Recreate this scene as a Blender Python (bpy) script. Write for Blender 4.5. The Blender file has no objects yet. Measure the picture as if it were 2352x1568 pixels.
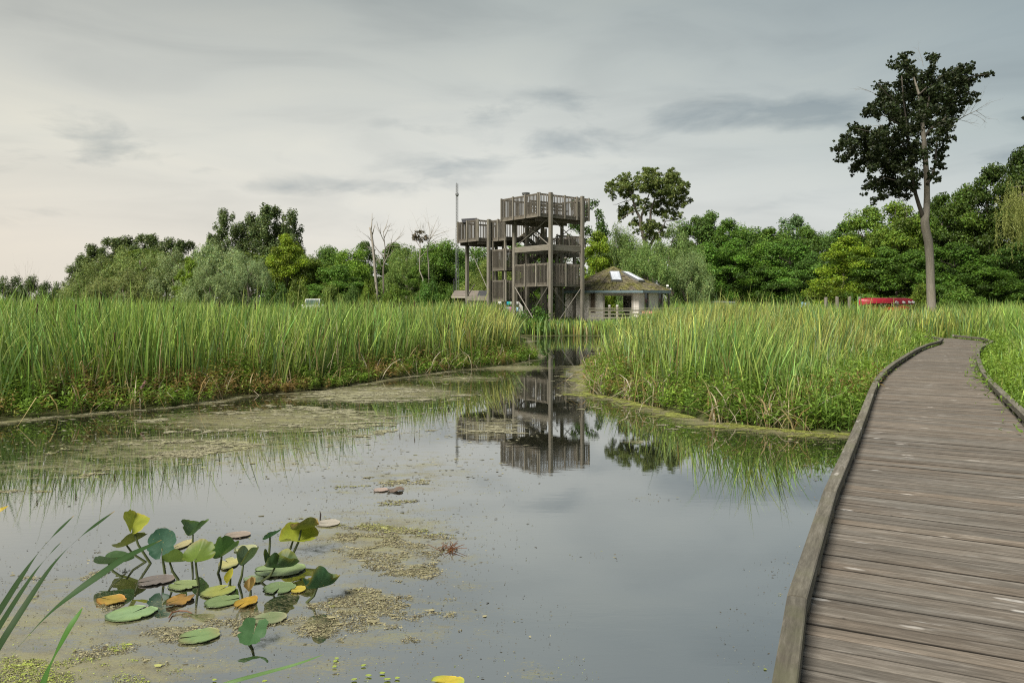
import bpy, math, random
import numpy as np
from mathutils import Vector, Matrix, Euler
random.seed(7)
rng = np.random.default_rng(7)
SC = bpy.context.scene
COL = SC.collection
PI = math.pi
# photo geometry: 2352-wide reference, level camera with a vertical shift
F, CX, HY, CAMZ = 1700.0, 1176.0, 690.0, 2.2
def at(px, py, y):
    return Vector(((px - CX) / F * y, y, CAMZ - (py - HY) / F * y))
def onz(px, py, z=0.0):
    y = (CAMZ - z) * F / (py - HY)
    return Vector(((px - CX) / F * y, y, z))

# ------------------------------------------------------------------ helpers
def tag(o, label=None, cat=None, group=None, kind=None):
    if label: o['label'] = label
    if cat: o['category'] = cat
    if group: o['group'] = group
    if kind: o['kind'] = kind
    return o
def empty(name, loc=(0, 0, 0), label=None, cat=None, group=None):
    o = bpy.data.objects.new(name, None)
    o.empty_display_size = 0.2
    COL.objects.link(o); o.location = loc
    return tag(o, label, cat, group)
def origin_of(parent):
    p = Vector((0, 0, 0))
    while parent is not None:
        p += Vector(parent.location); parent = parent.parent
    return p
def kids(o):
    return [c for c in bpy.data.objects if c.parent is o]
def copy_tree(root, children):
    """children: {obj: [child objs]}"""
    r = root.copy(); COL.objects.link(r)
    out = [r]
    for ch in children.get(root, []):
        c = ch.copy(); COL.objects.link(c); c.parent = r; out.append(c)
        for g in children.get(ch, []):
            d = g.copy(); COL.objects.link(d); d.parent = c; out.append(d)
    return r, out

def np_obj(name, V, faces, mat, parent=None, col=None, gc=None, smooth=False, loc=None):
    """V (n,3); faces: list of int arrays, each (m,k)."""
    me = bpy.data.meshes.new(name)
    V = np.asarray(V, dtype=np.float32)
    o0 = Vector(loc) if loc is not None else Vector((0, 0, 0))
    org = origin_of(parent) + o0
    V = V - np.array(org, dtype=np.float32)
    faces = [np.asarray(f, dtype=np.int32) for f in faces if len(f)]
    nl = sum(f.size for f in faces); npoly = sum(len(f) for f in faces)
    me.vertices.add(len(V)); me.vertices.foreach_set('co', V.ravel())
    me.loops.add(nl); me.polygons.add(npoly)
    me.loops.foreach_set('vertex_index', np.concatenate([f.ravel() for f in faces]))
    tot = np.concatenate([np.full(len(f), f.shape[1], dtype=np.int32) for f in faces])
    st = np.concatenate([[0], np.cumsum(tot)[:-1]]).astype(np.int32)
    me.polygons.foreach_set('loop_start', st)
    try: me.polygons.foreach_set('loop_total', tot)
    except Exception: pass
    if smooth:
        me.polygons.foreach_set('use_smooth', np.ones(npoly, dtype=bool))
    if col is not None:
        a = me.attributes.new('col', 'FLOAT_COLOR', 'POINT')
        c4 = np.ones((len(V), 4), dtype=np.float32); c4[:, :3] = col
        a.data.foreach_set('color', c4.ravel())
    if gc is not None:
        a = me.attributes.new('gc', 'FLOAT_VECTOR', 'POINT')
        a.data.foreach_set('vector', np.asarray(gc, dtype=np.float32).ravel())
    me.update(calc_edges=True)
    mats = mat if isinstance(mat, (list, tuple)) else [mat]
    for m in mats: me.materials.append(m)
    o = bpy.data.objects.new(name, me); COL.objects.link(o)
    o.location = o0
    if parent is not None: o.parent = parent
    return o

class MB:
    """collects boards, tubes and patches; build() links them as one mesh object."""
    def __init__(s): s.v = []; s.f = []; s.g = []; s.c = []
    def add(s, verts, faces, g=None, c=(1, 1, 1)):
        b = len(s.v)
        s.v += [tuple(v) for v in verts]
        s.g += [tuple(x) for x in g] if g is not None else [tuple(v) for v in verts]
        s.c += [c] * len(verts)
        s.f += [tuple(i + b for i in f) for f in faces]
    def beam(s, p0, p1, w, h, up=(0, 0, 1), c=None, bev=0.0, edge=None):
        p0 = Vector(p0); p1 = Vector(p1); d = p1 - p0; L = d.length
        if L < 1e-6: return
        d.normalize(); up = Vector(up)
        if abs(d.dot(up)) > .98: up = Vector((1, 0, 0)) if abs(d.x) < .9 else Vector((0, 1, 0))
        a = d.cross(up).normalized(); b = a.cross(d).normalized()
        r = (random.random() * 40, random.random() * 40, random.random() * 40)
        t = c or (random.uniform(.82, 1.15),) * 3
        prof = [(-1, -1), (1, -1), (1, 1), (-1, 1)]
        if bev > 0:
            bx, by = min(.45, bev / w * 2), min(.45, bev / h * 2)
            prof = [(-1 + bx, -1), (1 - bx, -1), (1, -1 + by), (1, 1 - by), (1 - bx, 1), (-1 + bx, 1), (-1, 1 - by), (-1, -1 + by)]
        n = len(prof); V = []; G = []; CC = []
        for k, p in ((0, p0), (L, p1)):
            for x, y in prof:
                e_ = 1.0 if edge is None or abs(x) < .999 else edge
                CC.append(tuple(q * e_ for q in t))
                V.append(p + a * x * w / 2 + b * y * h / 2)
                G.append((k + r[0], x * w / 2 + r[1], y * h / 2 + r[2]))
        Fc = [(i, (i + 1) % n, n + (i + 1) % n, n + i) for i in range(n)]
        Fc += [tuple(range(n - 1, -1, -1)), tuple(range(n, 2 * n))]
        s.add(V, Fc, G, t); s.c[-len(V):] = CC
    def box(s, c, sz, rz=0.0, col=None):
        c = Vector(c); ux = Vector((math.cos(rz), math.sin(rz), 0))
        s.beam(c - ux * sz[0] / 2, c + ux * sz[0] / 2, sz[1], sz[2], c=col)
    def tube(s, pts, rad, n=8, c=(1, 1, 1), cap=True):
        pts = [Vector(p) for p in pts]; V = []; Fc = []; G = []
        L = 0; r0 = random.random() * 30; prev = None
        for i, p in enumerate(pts):
            d = (pts[min(i + 1, len(pts) - 1)] - pts[max(i - 1, 0)])
            if d.length < 1e-9: d = Vector((0, 0, 1))
            d.normalize()
            if prev is None:
                a = d.orthogonal().normalized()
            else:
                a = prev - d * prev.dot(d)
                a = a.normalized() if a.length > 1e-6 else d.orthogonal().normalized()
            prev = a; b = d.cross(a)
            if i: L += (p - pts[i - 1]).length
            r = rad[i] if hasattr(rad, '__len__') else rad
            for k in range(n):
                t = 2 * PI * k / n
                V.append(p + (a * math.cos(t) + b * math.sin(t)) * r)
                G.append((L + r0, math.cos(t) * r, math.sin(t) * r))
        for i in range(len(pts) - 1):
            for k in range(n):
                Fc.append((i * n + k, i * n + (k + 1) % n, (i + 1) * n + (k + 1) % n, (i + 1) * n + k))
        if cap:
            Fc.append(tuple(range(n - 1, -1, -1)))
            m = (len(pts) - 1) * n; Fc.append(tuple(range(m, m + n)))
        s.add(V, Fc, G, c)
    def quad(s, a, b, c, d, col=(1, 1, 1)):
        s.add([a, b, c, d], [(0, 1, 2, 3)], None, col)
    def build(s, name, mat, parent=None, smooth=False):
        me = bpy.data.meshes.new(name)
        org = origin_of(parent)
        me.from_pydata([tuple(Vector(v) - org) for v in s.v], [], s.f)
        a = me.attributes.new('gc', 'FLOAT_VECTOR', 'POINT')
        a.data.foreach_set('vector', np.array(s.g, dtype=np.float32).ravel())
        a = me.attributes.new('col', 'FLOAT_COLOR', 'POINT')
        c4 = np.ones((len(s.v), 4), dtype=np.float32); c4[:, :3] = np.array(s.c, dtype=np.float32)
        a.data.foreach_set('color', c4.ravel())
        if smooth:
            me.polygons.foreach_set('use_smooth', np.ones(len(me.polygons), dtype=bool))
        me.materials.append(mat)
        o = bpy.data.objects.new(name, me); COL.objects.link(o)
        if parent is not None: o.parent = parent
        return o

# value noise, vectorised
def _h(ix, iy, s):
    n = (ix.astype(np.int64) * 374761393 + iy.astype(np.int64) * 668265263 + s * 2147483647) & 0xffffffff
    n = ((n ^ (n >> 13)) * 1274126177) & 0xffffffff
    return ((n ^ (n >> 16)) & 0xffff) / 65535.0
def vnoise(x, y, s=0):
    ix = np.floor(x); iy = np.floor(y); fx = x - ix; fy = y - iy
    fx = fx * fx * (3 - 2 * fx); fy = fy * fy * (3 - 2 * fy)
    a = _h(ix, iy, s); b = _h(ix + 1, iy, s); c = _h(ix, iy + 1, s); d = _h(ix + 1, iy + 1, s)
    return (a * (1 - fx) + b * fx) * (1 - fy) + (c * (1 - fx) + d * fx) * fy
def fbm(x, y, s=0, o=4):
    t = 0; a = .5; n = 0
    for k in range(o):
        t = t + a * vnoise(x * 2 ** k, y * 2 ** k, s + k * 17); n += a; a *= .5
    return t / n
def sstep(a, b, x):
    t = np.clip((x - a) / (b - a), 0, 1); return t * t * (3 - 2 * t)
def in_poly(X, Y, P):
    r = np.zeros(X.shape, bool); n = len(P); j = n - 1
    for i in range(n):
        xi, yi = P[i]; xj, yj = P[j]
        c = ((yi > Y) != (yj > Y)) & (X < (xj - xi) * (Y - yi) / (yj - yi + 1e-12) + xi)
        r ^= c; j = i
    return r
def d_poly(X, Y, P, closed=True):
    d = np.full(X.shape, 1e9); n = len(P)
    for i in range(n if closed else n - 1):
        ax, ay = P[i]; bx, by = P[(i + 1) % n]
        vx, vy = bx - ax, by - ay
        t = np.clip(((X - ax) * vx + (Y - ay) * vy) / (vx * vx + vy * vy + 1e-12), 0, 1)
        d = np.minimum(d, np.hypot(X - ax - t * vx, Y - ay - t * vy))
    return d

# ------------------------------------------------------------------ materials
class NT:
    def __init__(s, name):
        s.m = bpy.data.materials.new(name); s.m.use_nodes = True
        s.t = s.m.node_tree; s.t.nodes.clear()
        s.out = s.t.nodes.new('ShaderNodeOutputMaterial')
    def n(s, typ, **kw):
        nd = s.t.nodes.new('ShaderNode' + typ)
        for k, v in kw.items():
            if k.startswith('i_'):
                key = k[2:]
                key = int(key) if key.isdigit() else key.replace('_', ' ')
                nd.inputs[key].default_value = v
            else: setattr(nd, k, v)
        return nd
    def l(s, a, b): s.t.links.new(a, b)
    def attr(s, name): return s.n('Attribute', attribute_name=name)
    def noise(s, vec, scale=5, detail=4, rough=.55, dist=0, mp=None):
        if mp is not None:
            m = s.n('Mapping'); m.inputs['Scale'].default_value = mp; s.l(vec, m.inputs[0]); vec = m.outputs[0]
        nd = s.n('TexNoise'); nd.inputs['Scale'].default_value = scale; nd.inputs['Detail'].default_value = detail
        nd.inputs['Roughness'].default_value = rough; nd.inputs['Distortion'].default_value = dist
        if vec is not None: s.l(vec, nd.inputs['Vector'])
        return nd.outputs['Fac']
    def ramp(s, fac, stops, interp='LINEAR'):
        r = s.n('ValToRGB'); cr = r.color_ramp; cr.interpolation = interp
        while len(cr.elements) < len(stops): cr.elements.new(.5)
        for e, (p, c) in zip(cr.elements, stops):
            e.position = p; e.color = (*c, 1) if len(c) == 3 else c
        s.l(fac, r.inputs[0]); return r.outputs[0]
    def math(s, op, a, b=None, clamp=False):
        nd = s.n('Math', operation=op); nd.use_clamp = clamp
        for i, x in enumerate((a, b)):
            if x is None: continue
            if isinstance(x, (int, float)): nd.inputs[i].default_value = x
            else: s.l(x, nd.inputs[i])
        return nd.outputs[0]
    def mix(s, fac, a, b, typ='MIX'):
        nd = s.n('Mix', data_type='RGBA', blend_type=typ)
        for sock, x in ((nd.inputs['Factor'], fac), (nd.inputs[6], a), (nd.inputs[7], b)):
            if isinstance(x, (int, float)): sock.default_value = x
            elif isinstance(x, tuple): sock.default_value = (*x, 1) if len(x) == 3 else x
            else: s.l(x, sock)
        return nd.outputs[2]
    def bump(s, h, strength=.3, dist=.01):
        b = s.n('Bump'); b.inputs['Strength'].default_value = strength; b.inputs['Distance'].default_value = dist
        s.l(h, b.inputs['Height']); return b.outputs[0]
    def principled(s, col, rough=.7, normal=None, metal=0, spec=.4, **kw):
        p = s.n('BsdfPrincipled')
        for sock, x in ((p.inputs['Base Color'], col), (p.inputs['Roughness'], rough)):
            if isinstance(x, (int, float)): sock.default_value = x
            elif isinstance(x, tuple): sock.default_value = (*x, 1)
            else: s.l(x, sock)
        p.inputs['Metallic'].default_value = metal
        p.inputs['Specular IOR Level'].default_value = spec
        if normal is not None: s.l(normal, p.inputs['Normal'])
        for k, v in kw.items(): p.inputs[k.replace('_', ' ')].default_value = v
        return p
    def done(s, sh):
        s.l(sh, s.out.inputs['Surface']); return s.m

def m_plain(name, col, rough=.6, metal=0, var=.12, scale=6, spec=.4):
    n = NT(name); tc = n.n('TexCoord')
    f = n.noise(tc.outputs['Object'], scale, 5)
    a = tuple(c * (1 - var) for c in col); b = tuple(min(1, c * (1 + var)) for c in col)
    c = n.ramp(f, [(.3, a), (.7, b)])
    return n.done(n.principled(c, rough, metal=metal, spec=spec).outputs[0])

def m_wood(name, dark, mid, light, moss=None, knots=False, grain=30, bump=.35, rough=.85, warm=None):
    n = NT(name); g = n.attr('gc').outputs['Vector']; tint = n.attr('col').outputs['Color']
    f1 = n.noise(g, 1.0, 6, .62, .4, (1.6, grain, grain))
    f2 = n.noise(g, 1.0, 5, .7, .2, (9.0, grain * 3.2, grain * 3.2))
    f = n.math('ADD', n.math('MULTIPLY', f1, .55), n.math('MULTIPLY', f2, .45))
    c = n.ramp(f, [(.28, dark), (.5, mid), (.72, light)])
    big = n.noise(g, 1.0, 3, .6, 0, (.9, 2.5, 2.5))
    c = n.mix(n.ramp(big, [(.35, (0, 0, 0)), (.7, (.55, .55, .55))]), c, n.mix(1.0, c, warm or (.8, .72, .62), 'MULTIPLY'))
    if knots:
        vo = n.n('TexVoronoi', feature='F1', voronoi_dimensions='2D'); vo.inputs['Scale'].default_value = 1.0
        mp = n.n('Mapping'); mp.inputs['Scale'].default_value = (1.7, 5.2, 5.2); n.l(g, mp.inputs[0])
        wob = n.n('TexNoise'); wob.inputs['Scale'].default_value = 9; n.l(g, wob.inputs['Vector'])
        va = n.n('VectorMath', operation='MULTIPLY_ADD'); n.l(wob.outputs['Color'], va.inputs[0]); va.inputs[1].default_value = (.22, .22, 0); n.l(mp.outputs[0], va.inputs[2]); n.l(va.outputs[0], vo.inputs['Vector'])
        d = vo.outputs['Distance']
        k = n.ramp(d, [(.0, (1, 1, 1)), (.05, (.85, .85, .85)), (.11, (0, 0, 0))])
        sel = n.n('SeparateColor'); n.l(vo.outputs['Color'], sel.inputs[0])
        k = n.math('MULTIPLY', k, n.math('GREATER_THAN', sel.outputs[0], .72))
        c = n.mix(n.math('MULTIPLY', k, .7), c, (.42, .405, .38))
        k2 = n.ramp(d, [(.0, (1, 1, 1)), (.03, (.0, .0, .0))])
        k2 = n.math('MULTIPLY', k2, n.math('LESS_THAN', sel.outputs[1], .45))
        c = n.mix(n.math('MULTIPLY', k2, .8), c, (.03, .026, .022))
        pale = n.noise(g, 1.0, 5, .65, .5, (2.2, 14, 14))
        c = n.mix(n.ramp(pale, [(.57, (0, 0, 0)), (.76, (.62, .62, .62))]), c, (.30, .285, .26))
        dk = n.noise(g, 1.0, 4, .6, .3, (.8, 9, 9))
        c = n.mix(n.ramp(dk, [(.56, (0, 0, 0)), (.74, (.6, .6, .6))]), c, (.05, .042, .036))
    if moss:
        tc = n.n('TexCoord')
        mo = n.noise(tc.outputs['Object'], 2.1, 6, .7)
        c = n.mix(n.ramp(mo, [(.5, (0, 0, 0)), (.68, (.6, .6, .6))]), c, moss)
    c = n.mix(1.0, c, tint, 'MULTIPLY')
    p = n.principled(c, rough, n.bump(f, bump, .006), spec=.25)
    return n.done(p.outputs[0])

def m_leaf(name, transl=.32, rough=.55, spec=.25, use_obj=False, vein=False):
    n = NT(name); c = n.attr('col').outputs['Color']
    if use_obj:
        oi = n.n('ObjectInfo'); c = n.mix(1.0, c, oi.outputs['Color'], 'MULTIPLY')
    if vein:
        sp = n.n('SeparateXYZ'); n.l(n.attr('gc').outputs['Vector'], sp.inputs[0])
        wv = n.math('ABSOLUTE', n.math('SINE', n.math('MULTIPLY', sp.outputs[1], 13.0)))
        vn = n.ramp(wv, [(0.0, (1, 1, 1)), (.22, (0, 0, 0))])
        tc = n.n('TexCoord')
        bl = n.noise(tc.outputs['Object'], 14, 6, .65)
        c = n.mix(n.math('MULTIPLY', vn, .38), c, n.mix(1, c, (1.7, 1.6, 1.2), 'MULTIPLY'))
        c = n.mix(n.ramp(bl, [(.35, (.55, .55, .55)), (.55, (0, 0, 0))]), c, n.mix(1, c, (.62, .66, .6), 'MULTIPLY'))
        sp2 = n.noise(tc.outputs['Object'], 46, 3, .5)
        c = n.mix(n.ramp(sp2, [(.70, (0, 0, 0)), (.74, (.55, .55, .55))]), c, (.30, .24, .07))
    p = n.principled(c, rough, spec=spec)
    t = n.n('BsdfTranslucent'); n.l(n.mix(1, c, (1.15, 1.2, .7), 'MULTIPLY'), t.inputs[0])
    mx = n.n('MixShader'); mx.inputs[0].default_value = transl
    n.l(p.outputs[0], mx.inputs[1]); n.l(t.outputs[0], mx.inputs[2])
    return n.done(mx.outputs[0])

M = {}
M['deck'] = m_wood('deck_wood', (.042, .038, .032), (.116, .105, .089), (.24, .222, .195), knots=True, grain=26, bump=.5, warm=(.94, .80, .69))
M['kerb'] = m_wood('kerb_wood', (.045, .042, .035), (.115, .108, .088), (.22, .208, .178), moss=(.10, .105, .06), grain=20, knots=True, bump=.7, warm=(.8, .75, .62))
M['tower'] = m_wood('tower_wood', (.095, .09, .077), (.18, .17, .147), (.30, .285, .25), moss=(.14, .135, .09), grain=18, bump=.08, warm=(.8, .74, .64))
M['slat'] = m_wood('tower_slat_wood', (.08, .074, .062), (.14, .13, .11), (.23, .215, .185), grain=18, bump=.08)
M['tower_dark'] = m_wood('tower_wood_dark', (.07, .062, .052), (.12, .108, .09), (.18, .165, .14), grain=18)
M['rail_wood'] = m_wood('rail_wood_green', (.13, .13, .10), (.21, .205, .16), (.30, .29, .24), moss=(.15, .17, .09), grain=18)
M['rod'] = m_plain('galvanised_rod', (.16, .15, .13), .6, .3)
M['leaf'] = m_leaf('tree_leaf', .30, use_obj=True)
M['bark'] = m_wood('bark', (.07, .062, .052), (.15, .135, .115), (.25, .23, .20), grain=9, bump=.8, rough=.95)
M['bark_hero'] = m_wood('bark_ash', (.09, .083, .07), (.185, .172, .145), (.28, .262, .225), grain=22, bump=.9, rough=.95, warm=(.85, .8, .7))
M['deadwood'] = m_wood('bleached_wood', (.14, .13, .11), (.27, .255, .225), (.40, .38, .34), grain=12, bump=.6)
M['blade'] = m_leaf('reed_blade', .30, .5)
M['herb'] = m_leaf('herb_leaf', .34, .55)
M['lily'] = m_leaf('lily_leaf', .30, .5, .3, vein=True)
M['bark_dark'] = m_wood('bark_dark', (.035, .032, .027), (.075, .068, .058), (.12, .11, .095), grain=9, bump=.8, rough=.95)
M['pad'] = m_leaf('lily_pad', .0, .42, .55, vein=True)
M['stem'] = m_leaf('lily_stem', .05, .5)
M['weed'] = m_leaf('duckweed', .0, .6, .35)
M['white'] = m_plain('white_paint', (.62, .62, .60), .5, 0, .08, 9)
M['black'] = m_plain('black_rubber', (.02, .02, .02), .7)
M['dark'] = m_plain('dark_metal', (.035, .035, .038), .5)
M['metal'] = m_plain('grey_metal', (.20, .21, .215), .45, .5)
M['canoe'] = m_plain('red_canoe_plastic', (.33, .014, .03), .4, 0, .12, 2)
M['canoe_orange'] = m_plain('orange_red_canoe_plastic', (.46, .06, .03), .4, 0, .12, 2)
M['yellow'] = m_plain('yellow_plastic', (.62, .33, .03), .4, 0, .08, 2)
M['car_silver'] = m_plain('silver_car_paint', (.34, .37, .38), .3, .35, .05, 1)
M['car_white'] = m_plain('white_car_paint', (.62, .63, .63), .3, 0, .05, 1)
M['glass'] = m_plain('dark_window_glass', (.06, .085, .085), .08, 0, .1, 1, .6)
M['lamp_red'] = m_plain('red_tail_lens', (.45, .03, .02), .3)
M['fascia'] = m_plain('blue_grey_fascia', (.135, .19, .21), .6, 0, .18, 3)
M['salmon'] = m_plain('salmon_cloth', (.55, .26, .20), .9, 0, .2, 4)
M['blue'] = m_plain('pale_blue_plastic', (.20, .34, .42), .5)
# ------------------------------------------------------------------ camera
cam = bpy.data.cameras.new('camera'); camo = bpy.data.objects.new('camera', cam); COL.objects.link(camo)
camo.location = (0, 0, CAMZ); camo.rotation_euler = (PI / 2, 0, 0)
cam.sensor_width = 36; cam.lens = F / 2352 * 36; cam.shift_y = -(784 - HY) / 2352
cam.clip_end = 6000; cam.clip_start = .05
SC.camera = camo
SC.view_settings.view_transform = 'Standard'; SC.view_settings.look = 'None'
SC.view_settings.exposure = 0.6; SC.view_settings.gamma = 1
SC.cycles.pixel_filter_type = 'BLACKMAN_HARRIS'; SC.cycles.filter_width = 1.15; SC.cycles.sample_clamp_indirect = 4
SC.cycles.max_bounces = 7; SC.cycles.diffuse_bounces = 3; SC.cycles.glossy_bounces = 3
SC.cycles.transmission_bounces = 4; SC.cycles.transparent_max_bounces = 6
try: SC.cycles.use_denoising = False
except Exception: pass

# ------------------------------------------------------------------ sky and sun
SUN_DIR = Vector((-.64, -.77, 0)).normalized()
SUN_EL = math.radians(50)
sun_rot = math.atan2(SUN_DIR.x, SUN_DIR.y)
W = bpy.data.worlds.new('World'); SC.world = W; W.use_nodes = True
t = W.node_tree; t.nodes.clear()
class WN(NT):
    def __init__(s, tree): s.t = tree
w = WN(t)
out = w.n('OutputWorld'); bg = w.n('Background'); bg.inputs['Strength'].default_value = .1
w.l(bg.outputs[0], out.inputs['Surface'])
sky = w.n('TexSky', sky_type='NISHITA'); sky.sun_disc = False
sky.sun_elevation = SUN_EL; sky.sun_rotation = sun_rot
sky.air_density = 1.0; sky.dust_density = 3.0; sky.ozone_density = 1.0
tc = w.n('TexCoord'); sp = w.n('SeparateXYZ'); w.l(tc.outputs['Generated'], sp.inputs[0])
x, y, z = sp.outputs
az = w.math('ARCTAN2', x, y)                 # 0 = ahead, + = right
el = w.math('ARCSINE', w.math('MAXIMUM', w.math('MINIMUM', z, 1.0), -1.0))
DEG = 180 / PI
eld = w.math('MULTIPLY', el, DEG / 90.0)     # 0..1 horizon..zenith
comb = w.n('CombineXYZ'); w.l(az, comb.inputs[0]); w.l(el, comb.inputs[1])
UV = comb.outputs[0]
def lin(r, g, b):
    f = lambda v: (v / 255 / 12.92) if v / 255 < .04045 else ((v / 255 + .055) / 1.055) ** 2.4
    return (f(r), f(g), f(b))
# overcast veil: warm and bright low on the left, cool and grey high on the right
Lr = w.ramp(eld, [(0, lin(226, 219, 207)), (.05, lin(230, 223, 210)), (.12, lin(224, 222, 210)), (.17, lin(205, 206, 198)), (.25, lin(172, 175, 170)), (.42, lin(150, 154, 153)), (1, lin(120, 126, 132))])
Cr = w.ramp(eld, [(0, lin(232, 230, 222)), (.06, lin(231, 230, 223)), (.12, lin(220, 222, 216)), (.19, lin(199, 204, 199)), (.26, lin(171, 179, 177)), (.42, lin(140, 148, 151)), (1, lin(112, 122, 132))])
Rr = w.ramp(eld, [(0, lin(222, 225, 222)), (.06, lin(212, 217, 215)), (.12, lin(180, 191, 191)), (.19, lin(160, 173, 176)), (.26, lin(139, 153, 159)), (.42, lin(122, 134, 142)), (1, lin(105, 116, 128))])
azn = w.math('DIVIDE', az, math.radians(34.6))
c1 = w.mix(w.ramp(w.math('ADD', azn, 1.0, True), [(0, (0, 0, 0)), (1, (1, 1, 1))]), Lr, Cr)
c2 = w.mix(w.ramp(w.math('MULTIPLY', azn, 1.0, True), [(0, (0, 0, 0)), (1, (1, 1, 1))]), c1, Rr)
# broad soft streaks of thin cloud
mp = w.n('Mapping'); mp.inputs['Scale'].default_value = (3.2, 15, 1); mp.inputs['Rotation'].default_value = (0, 0, math.radians(-3)); w.l(UV, mp.inputs[0])
st = w.noise(mp.outputs[0], 1.0, 5, .5, .6)
c3 = w.mix(1.0, c2, w.ramp(st, [(.25, (.84, .85, .865)), (.5, (1, 1, 1)), (.72, (1.08, 1.065, 1.04))]), 'MULTIPLY')
# darker puffs, each placed at its azimuth and elevation
mp2 = w.n('Mapping'); mp2.inputs['Scale'].default_value = (7, 21, 1); mp2.inputs['Rotation'].default_value = (0, 0, math.radians(-6)); w.l(UV, mp2.inputs[0])
nz = w.noise(mp2.outputs[0], 1.0, 7, .58, .35)
tot = None
def puff(px, py, hw, hh, amp, rot=0):
    global tot
    a0 = math.atan2(px - CX, F); e0 = math.atan2((HY - py) / F, math.hypot(1, (px - CX) / F))
    sa = 1.5 * hw / F * math.cos(a0) ** 2; se = 1.6 * hh / F * math.cos(a0)
    dx = w.math('SUBTRACT', az, a0); dy = w.math('SUBTRACT', w.math('SUBTRACT', el, e0), w.math('MULTIPLY', dx, rot))
    q = w.math('ADD', w.math('POWER', w.math('DIVIDE', dx, sa), 2), w.math('POWER', w.math('DIVIDE', dy, se), 2))
    g = w.math('MULTIPLY', w.math('POWER', 2.718, w.math('MULTIPLY', q, -1)), amp)
    tot = g if tot is None else w.math('MAXIMUM', tot, g)
puff(235, 335, 125, 46, .95); puff(70, 345, 90, 30, .6); puff(90, 262, 70, 22, .35); puff(60, 480, 110, 26, .7)
puff(470, 392, 70, 14, .6); puff(780, 428, 250, 17, .8, .03); puff(1050, 388, 170, 38, .8, .14); puff(1280, 330, 150, 48, .85, .12)
puff(1120, 258, 90, 28, .8); puff(1300, 232, 90, 24, .75); puff(960, 290, 90, 20, .6); puff(660, 345, 60, 20, .4)
puff(1640, 268, 150, 34, 1.0); puff(1830, 262, 150, 34, 1.05, -.04); puff(1560, 300, 120, 30, .6); puff(1720, 470, 110, 18, .5)
puff(1880, 440, 60, 16, .4); puff(2310, 370, 130, 34, .7, .06); puff(820, 515, 70, 16, .35); puff(-150, 420, 160, 60, .6); puff(2500, 250, 180, 60, .7)
dk = w.ramp(w.math('ADD', w.math('MULTIPLY', tot, .50), w.math('MULTIPLY', w.math('SUBTRACT', nz, .5), 1.7)), [(.22, (0, 0, 0)), (.40, (.5, .5, .5)), (.66, (1, 1, 1))])
dk = w.math('MULTIPLY', dk, w.math('MULTIPLY', tot, 1.3, True))
cc = w.mix(w.math('MULTIPLY', dk, .85), c3, w.mix(1.0, c3, (.56, .61, .665), 'MULTIPLY'))
# the physical sky shows faintly through the veil
veil = w.mix(1.0, cc, (10, 10, 10), 'MULTIPLY')
vm = w.n('VectorMath', operation='SCALE'); w.l(cc, vm.inputs[0]); vm.inputs['Scale'].default_value = 6.6
final = w.mix(.96, sky.outputs[0], vm.outputs[0])
below = w.ramp(w.math('ADD', w.math('MULTIPLY', z, 20), .5, True), [(0, (.35, .37, .33)), (.5, (1, 1, 1))])
final = w.mix(1.0, final, below, 'MULTIPLY')
w.l(final, bg.inputs['Color'])

sl = bpy.data.lights.new('sun', 'SUN'); sl.energy = 5.0; sl.angle = math.radians(24); sl.color = (1, .93, .82)
so = bpy.data.objects.new('sun', sl); COL.objects.link(so)
d = Vector((SUN_DIR.x * math.cos(SUN_EL), SUN_DIR.y * math.cos(SUN_EL), math.sin(SUN_EL)))
so.rotation_euler = d.to_track_quat('Z', 'Y').to_euler(); so.location = d * 60

# ------------------------------------------------------------------ plan of the place
POND = [(-70, 2), (-40, 6), (-20, 10.4), (-9.3, 13.45), (-8.7, 14.1), (-7, 15.3), (-6.2, 17), (-4.57, 18.2), (-3.4, 21), (-1.73, 23.4), (-.38, 24.9), (.95, 27.9),
        (.85, 34), (.75, 43), (.2, 45.8), (3, 46.3), (7.2, 46.2), (6.4, 43.5), (3.9, 34), (2.3, 23.4), (1.8, 17.5), (2.4, 16.7), (3.06, 14.9), (3.6, 13.5), (4.3, 12.9), (4.9, 12.5),
        (5.7, 12.2), (6.6, 11.2), (5.2, 8), (3.2, 4), (1.9, 0), (.6, -8), (-70, -8)]
WL = [(-1.15, -2.2), (-.10, .3), (.96, 2.81), (1.34, 3.62), (1.82, 4.62), (2.75, 6.35), (3.63, 7.96), (4.53, 9.64), (5.7, 11.85), (6.85, 14.0), (8.46, 16.7), (9.84, 18.8), (11.1, 20.75), (12.4, 22.7), (13.7, 24.6), (14.9, 26.1), (16.2, 27.8), (16.85, 29.2), (17.1, 30.4), (17.15, 31.6)]
def resample(P, step):
    P = [np.array(p, float) for p in P]; out = [P[0]]; acc = 0
    for a, b in zip(P[:-1], P[1:]):
        L = np.linalg.norm(b - a); s = step - acc
        while s <= L:
            out.append(a + (b - a) * s / L); s += step
        acc = L - (s - step)
    return np.array(out)
def smooth_line(P, it=3):
    P = np.array(P, float)
    for _ in range(it):
        Q = [P[0]]
        for a, b in zip(P[:-1], P[1:]): Q += [a * .75 + b * .25, a * .25 + b * .75]
        Q.append(P[-1]); P = np.array(Q)
    return P
WLs = smooth_line(WL)
LE = resample(WLs, .125)                       # left edge, one entry per board
TN = np.gradient(LE, axis=0); TN /= np.linalg.norm(TN, axis=1)[:, None]
for _ in range(6): TN[1:-1] = (TN[:-2] + TN[1:-1] * 2 + TN[2:]) / 4
TN /= np.linalg.norm(TN, axis=1)[:, None]
NR = np.stack([TN[:, 1], -TN[:, 0]], 1)        # to the right
WID = 1.94 - .30 * sstep(12, 24, LE[:, 1])
RE = LE + NR * WID[:, None]
DECKZ = .60
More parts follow.
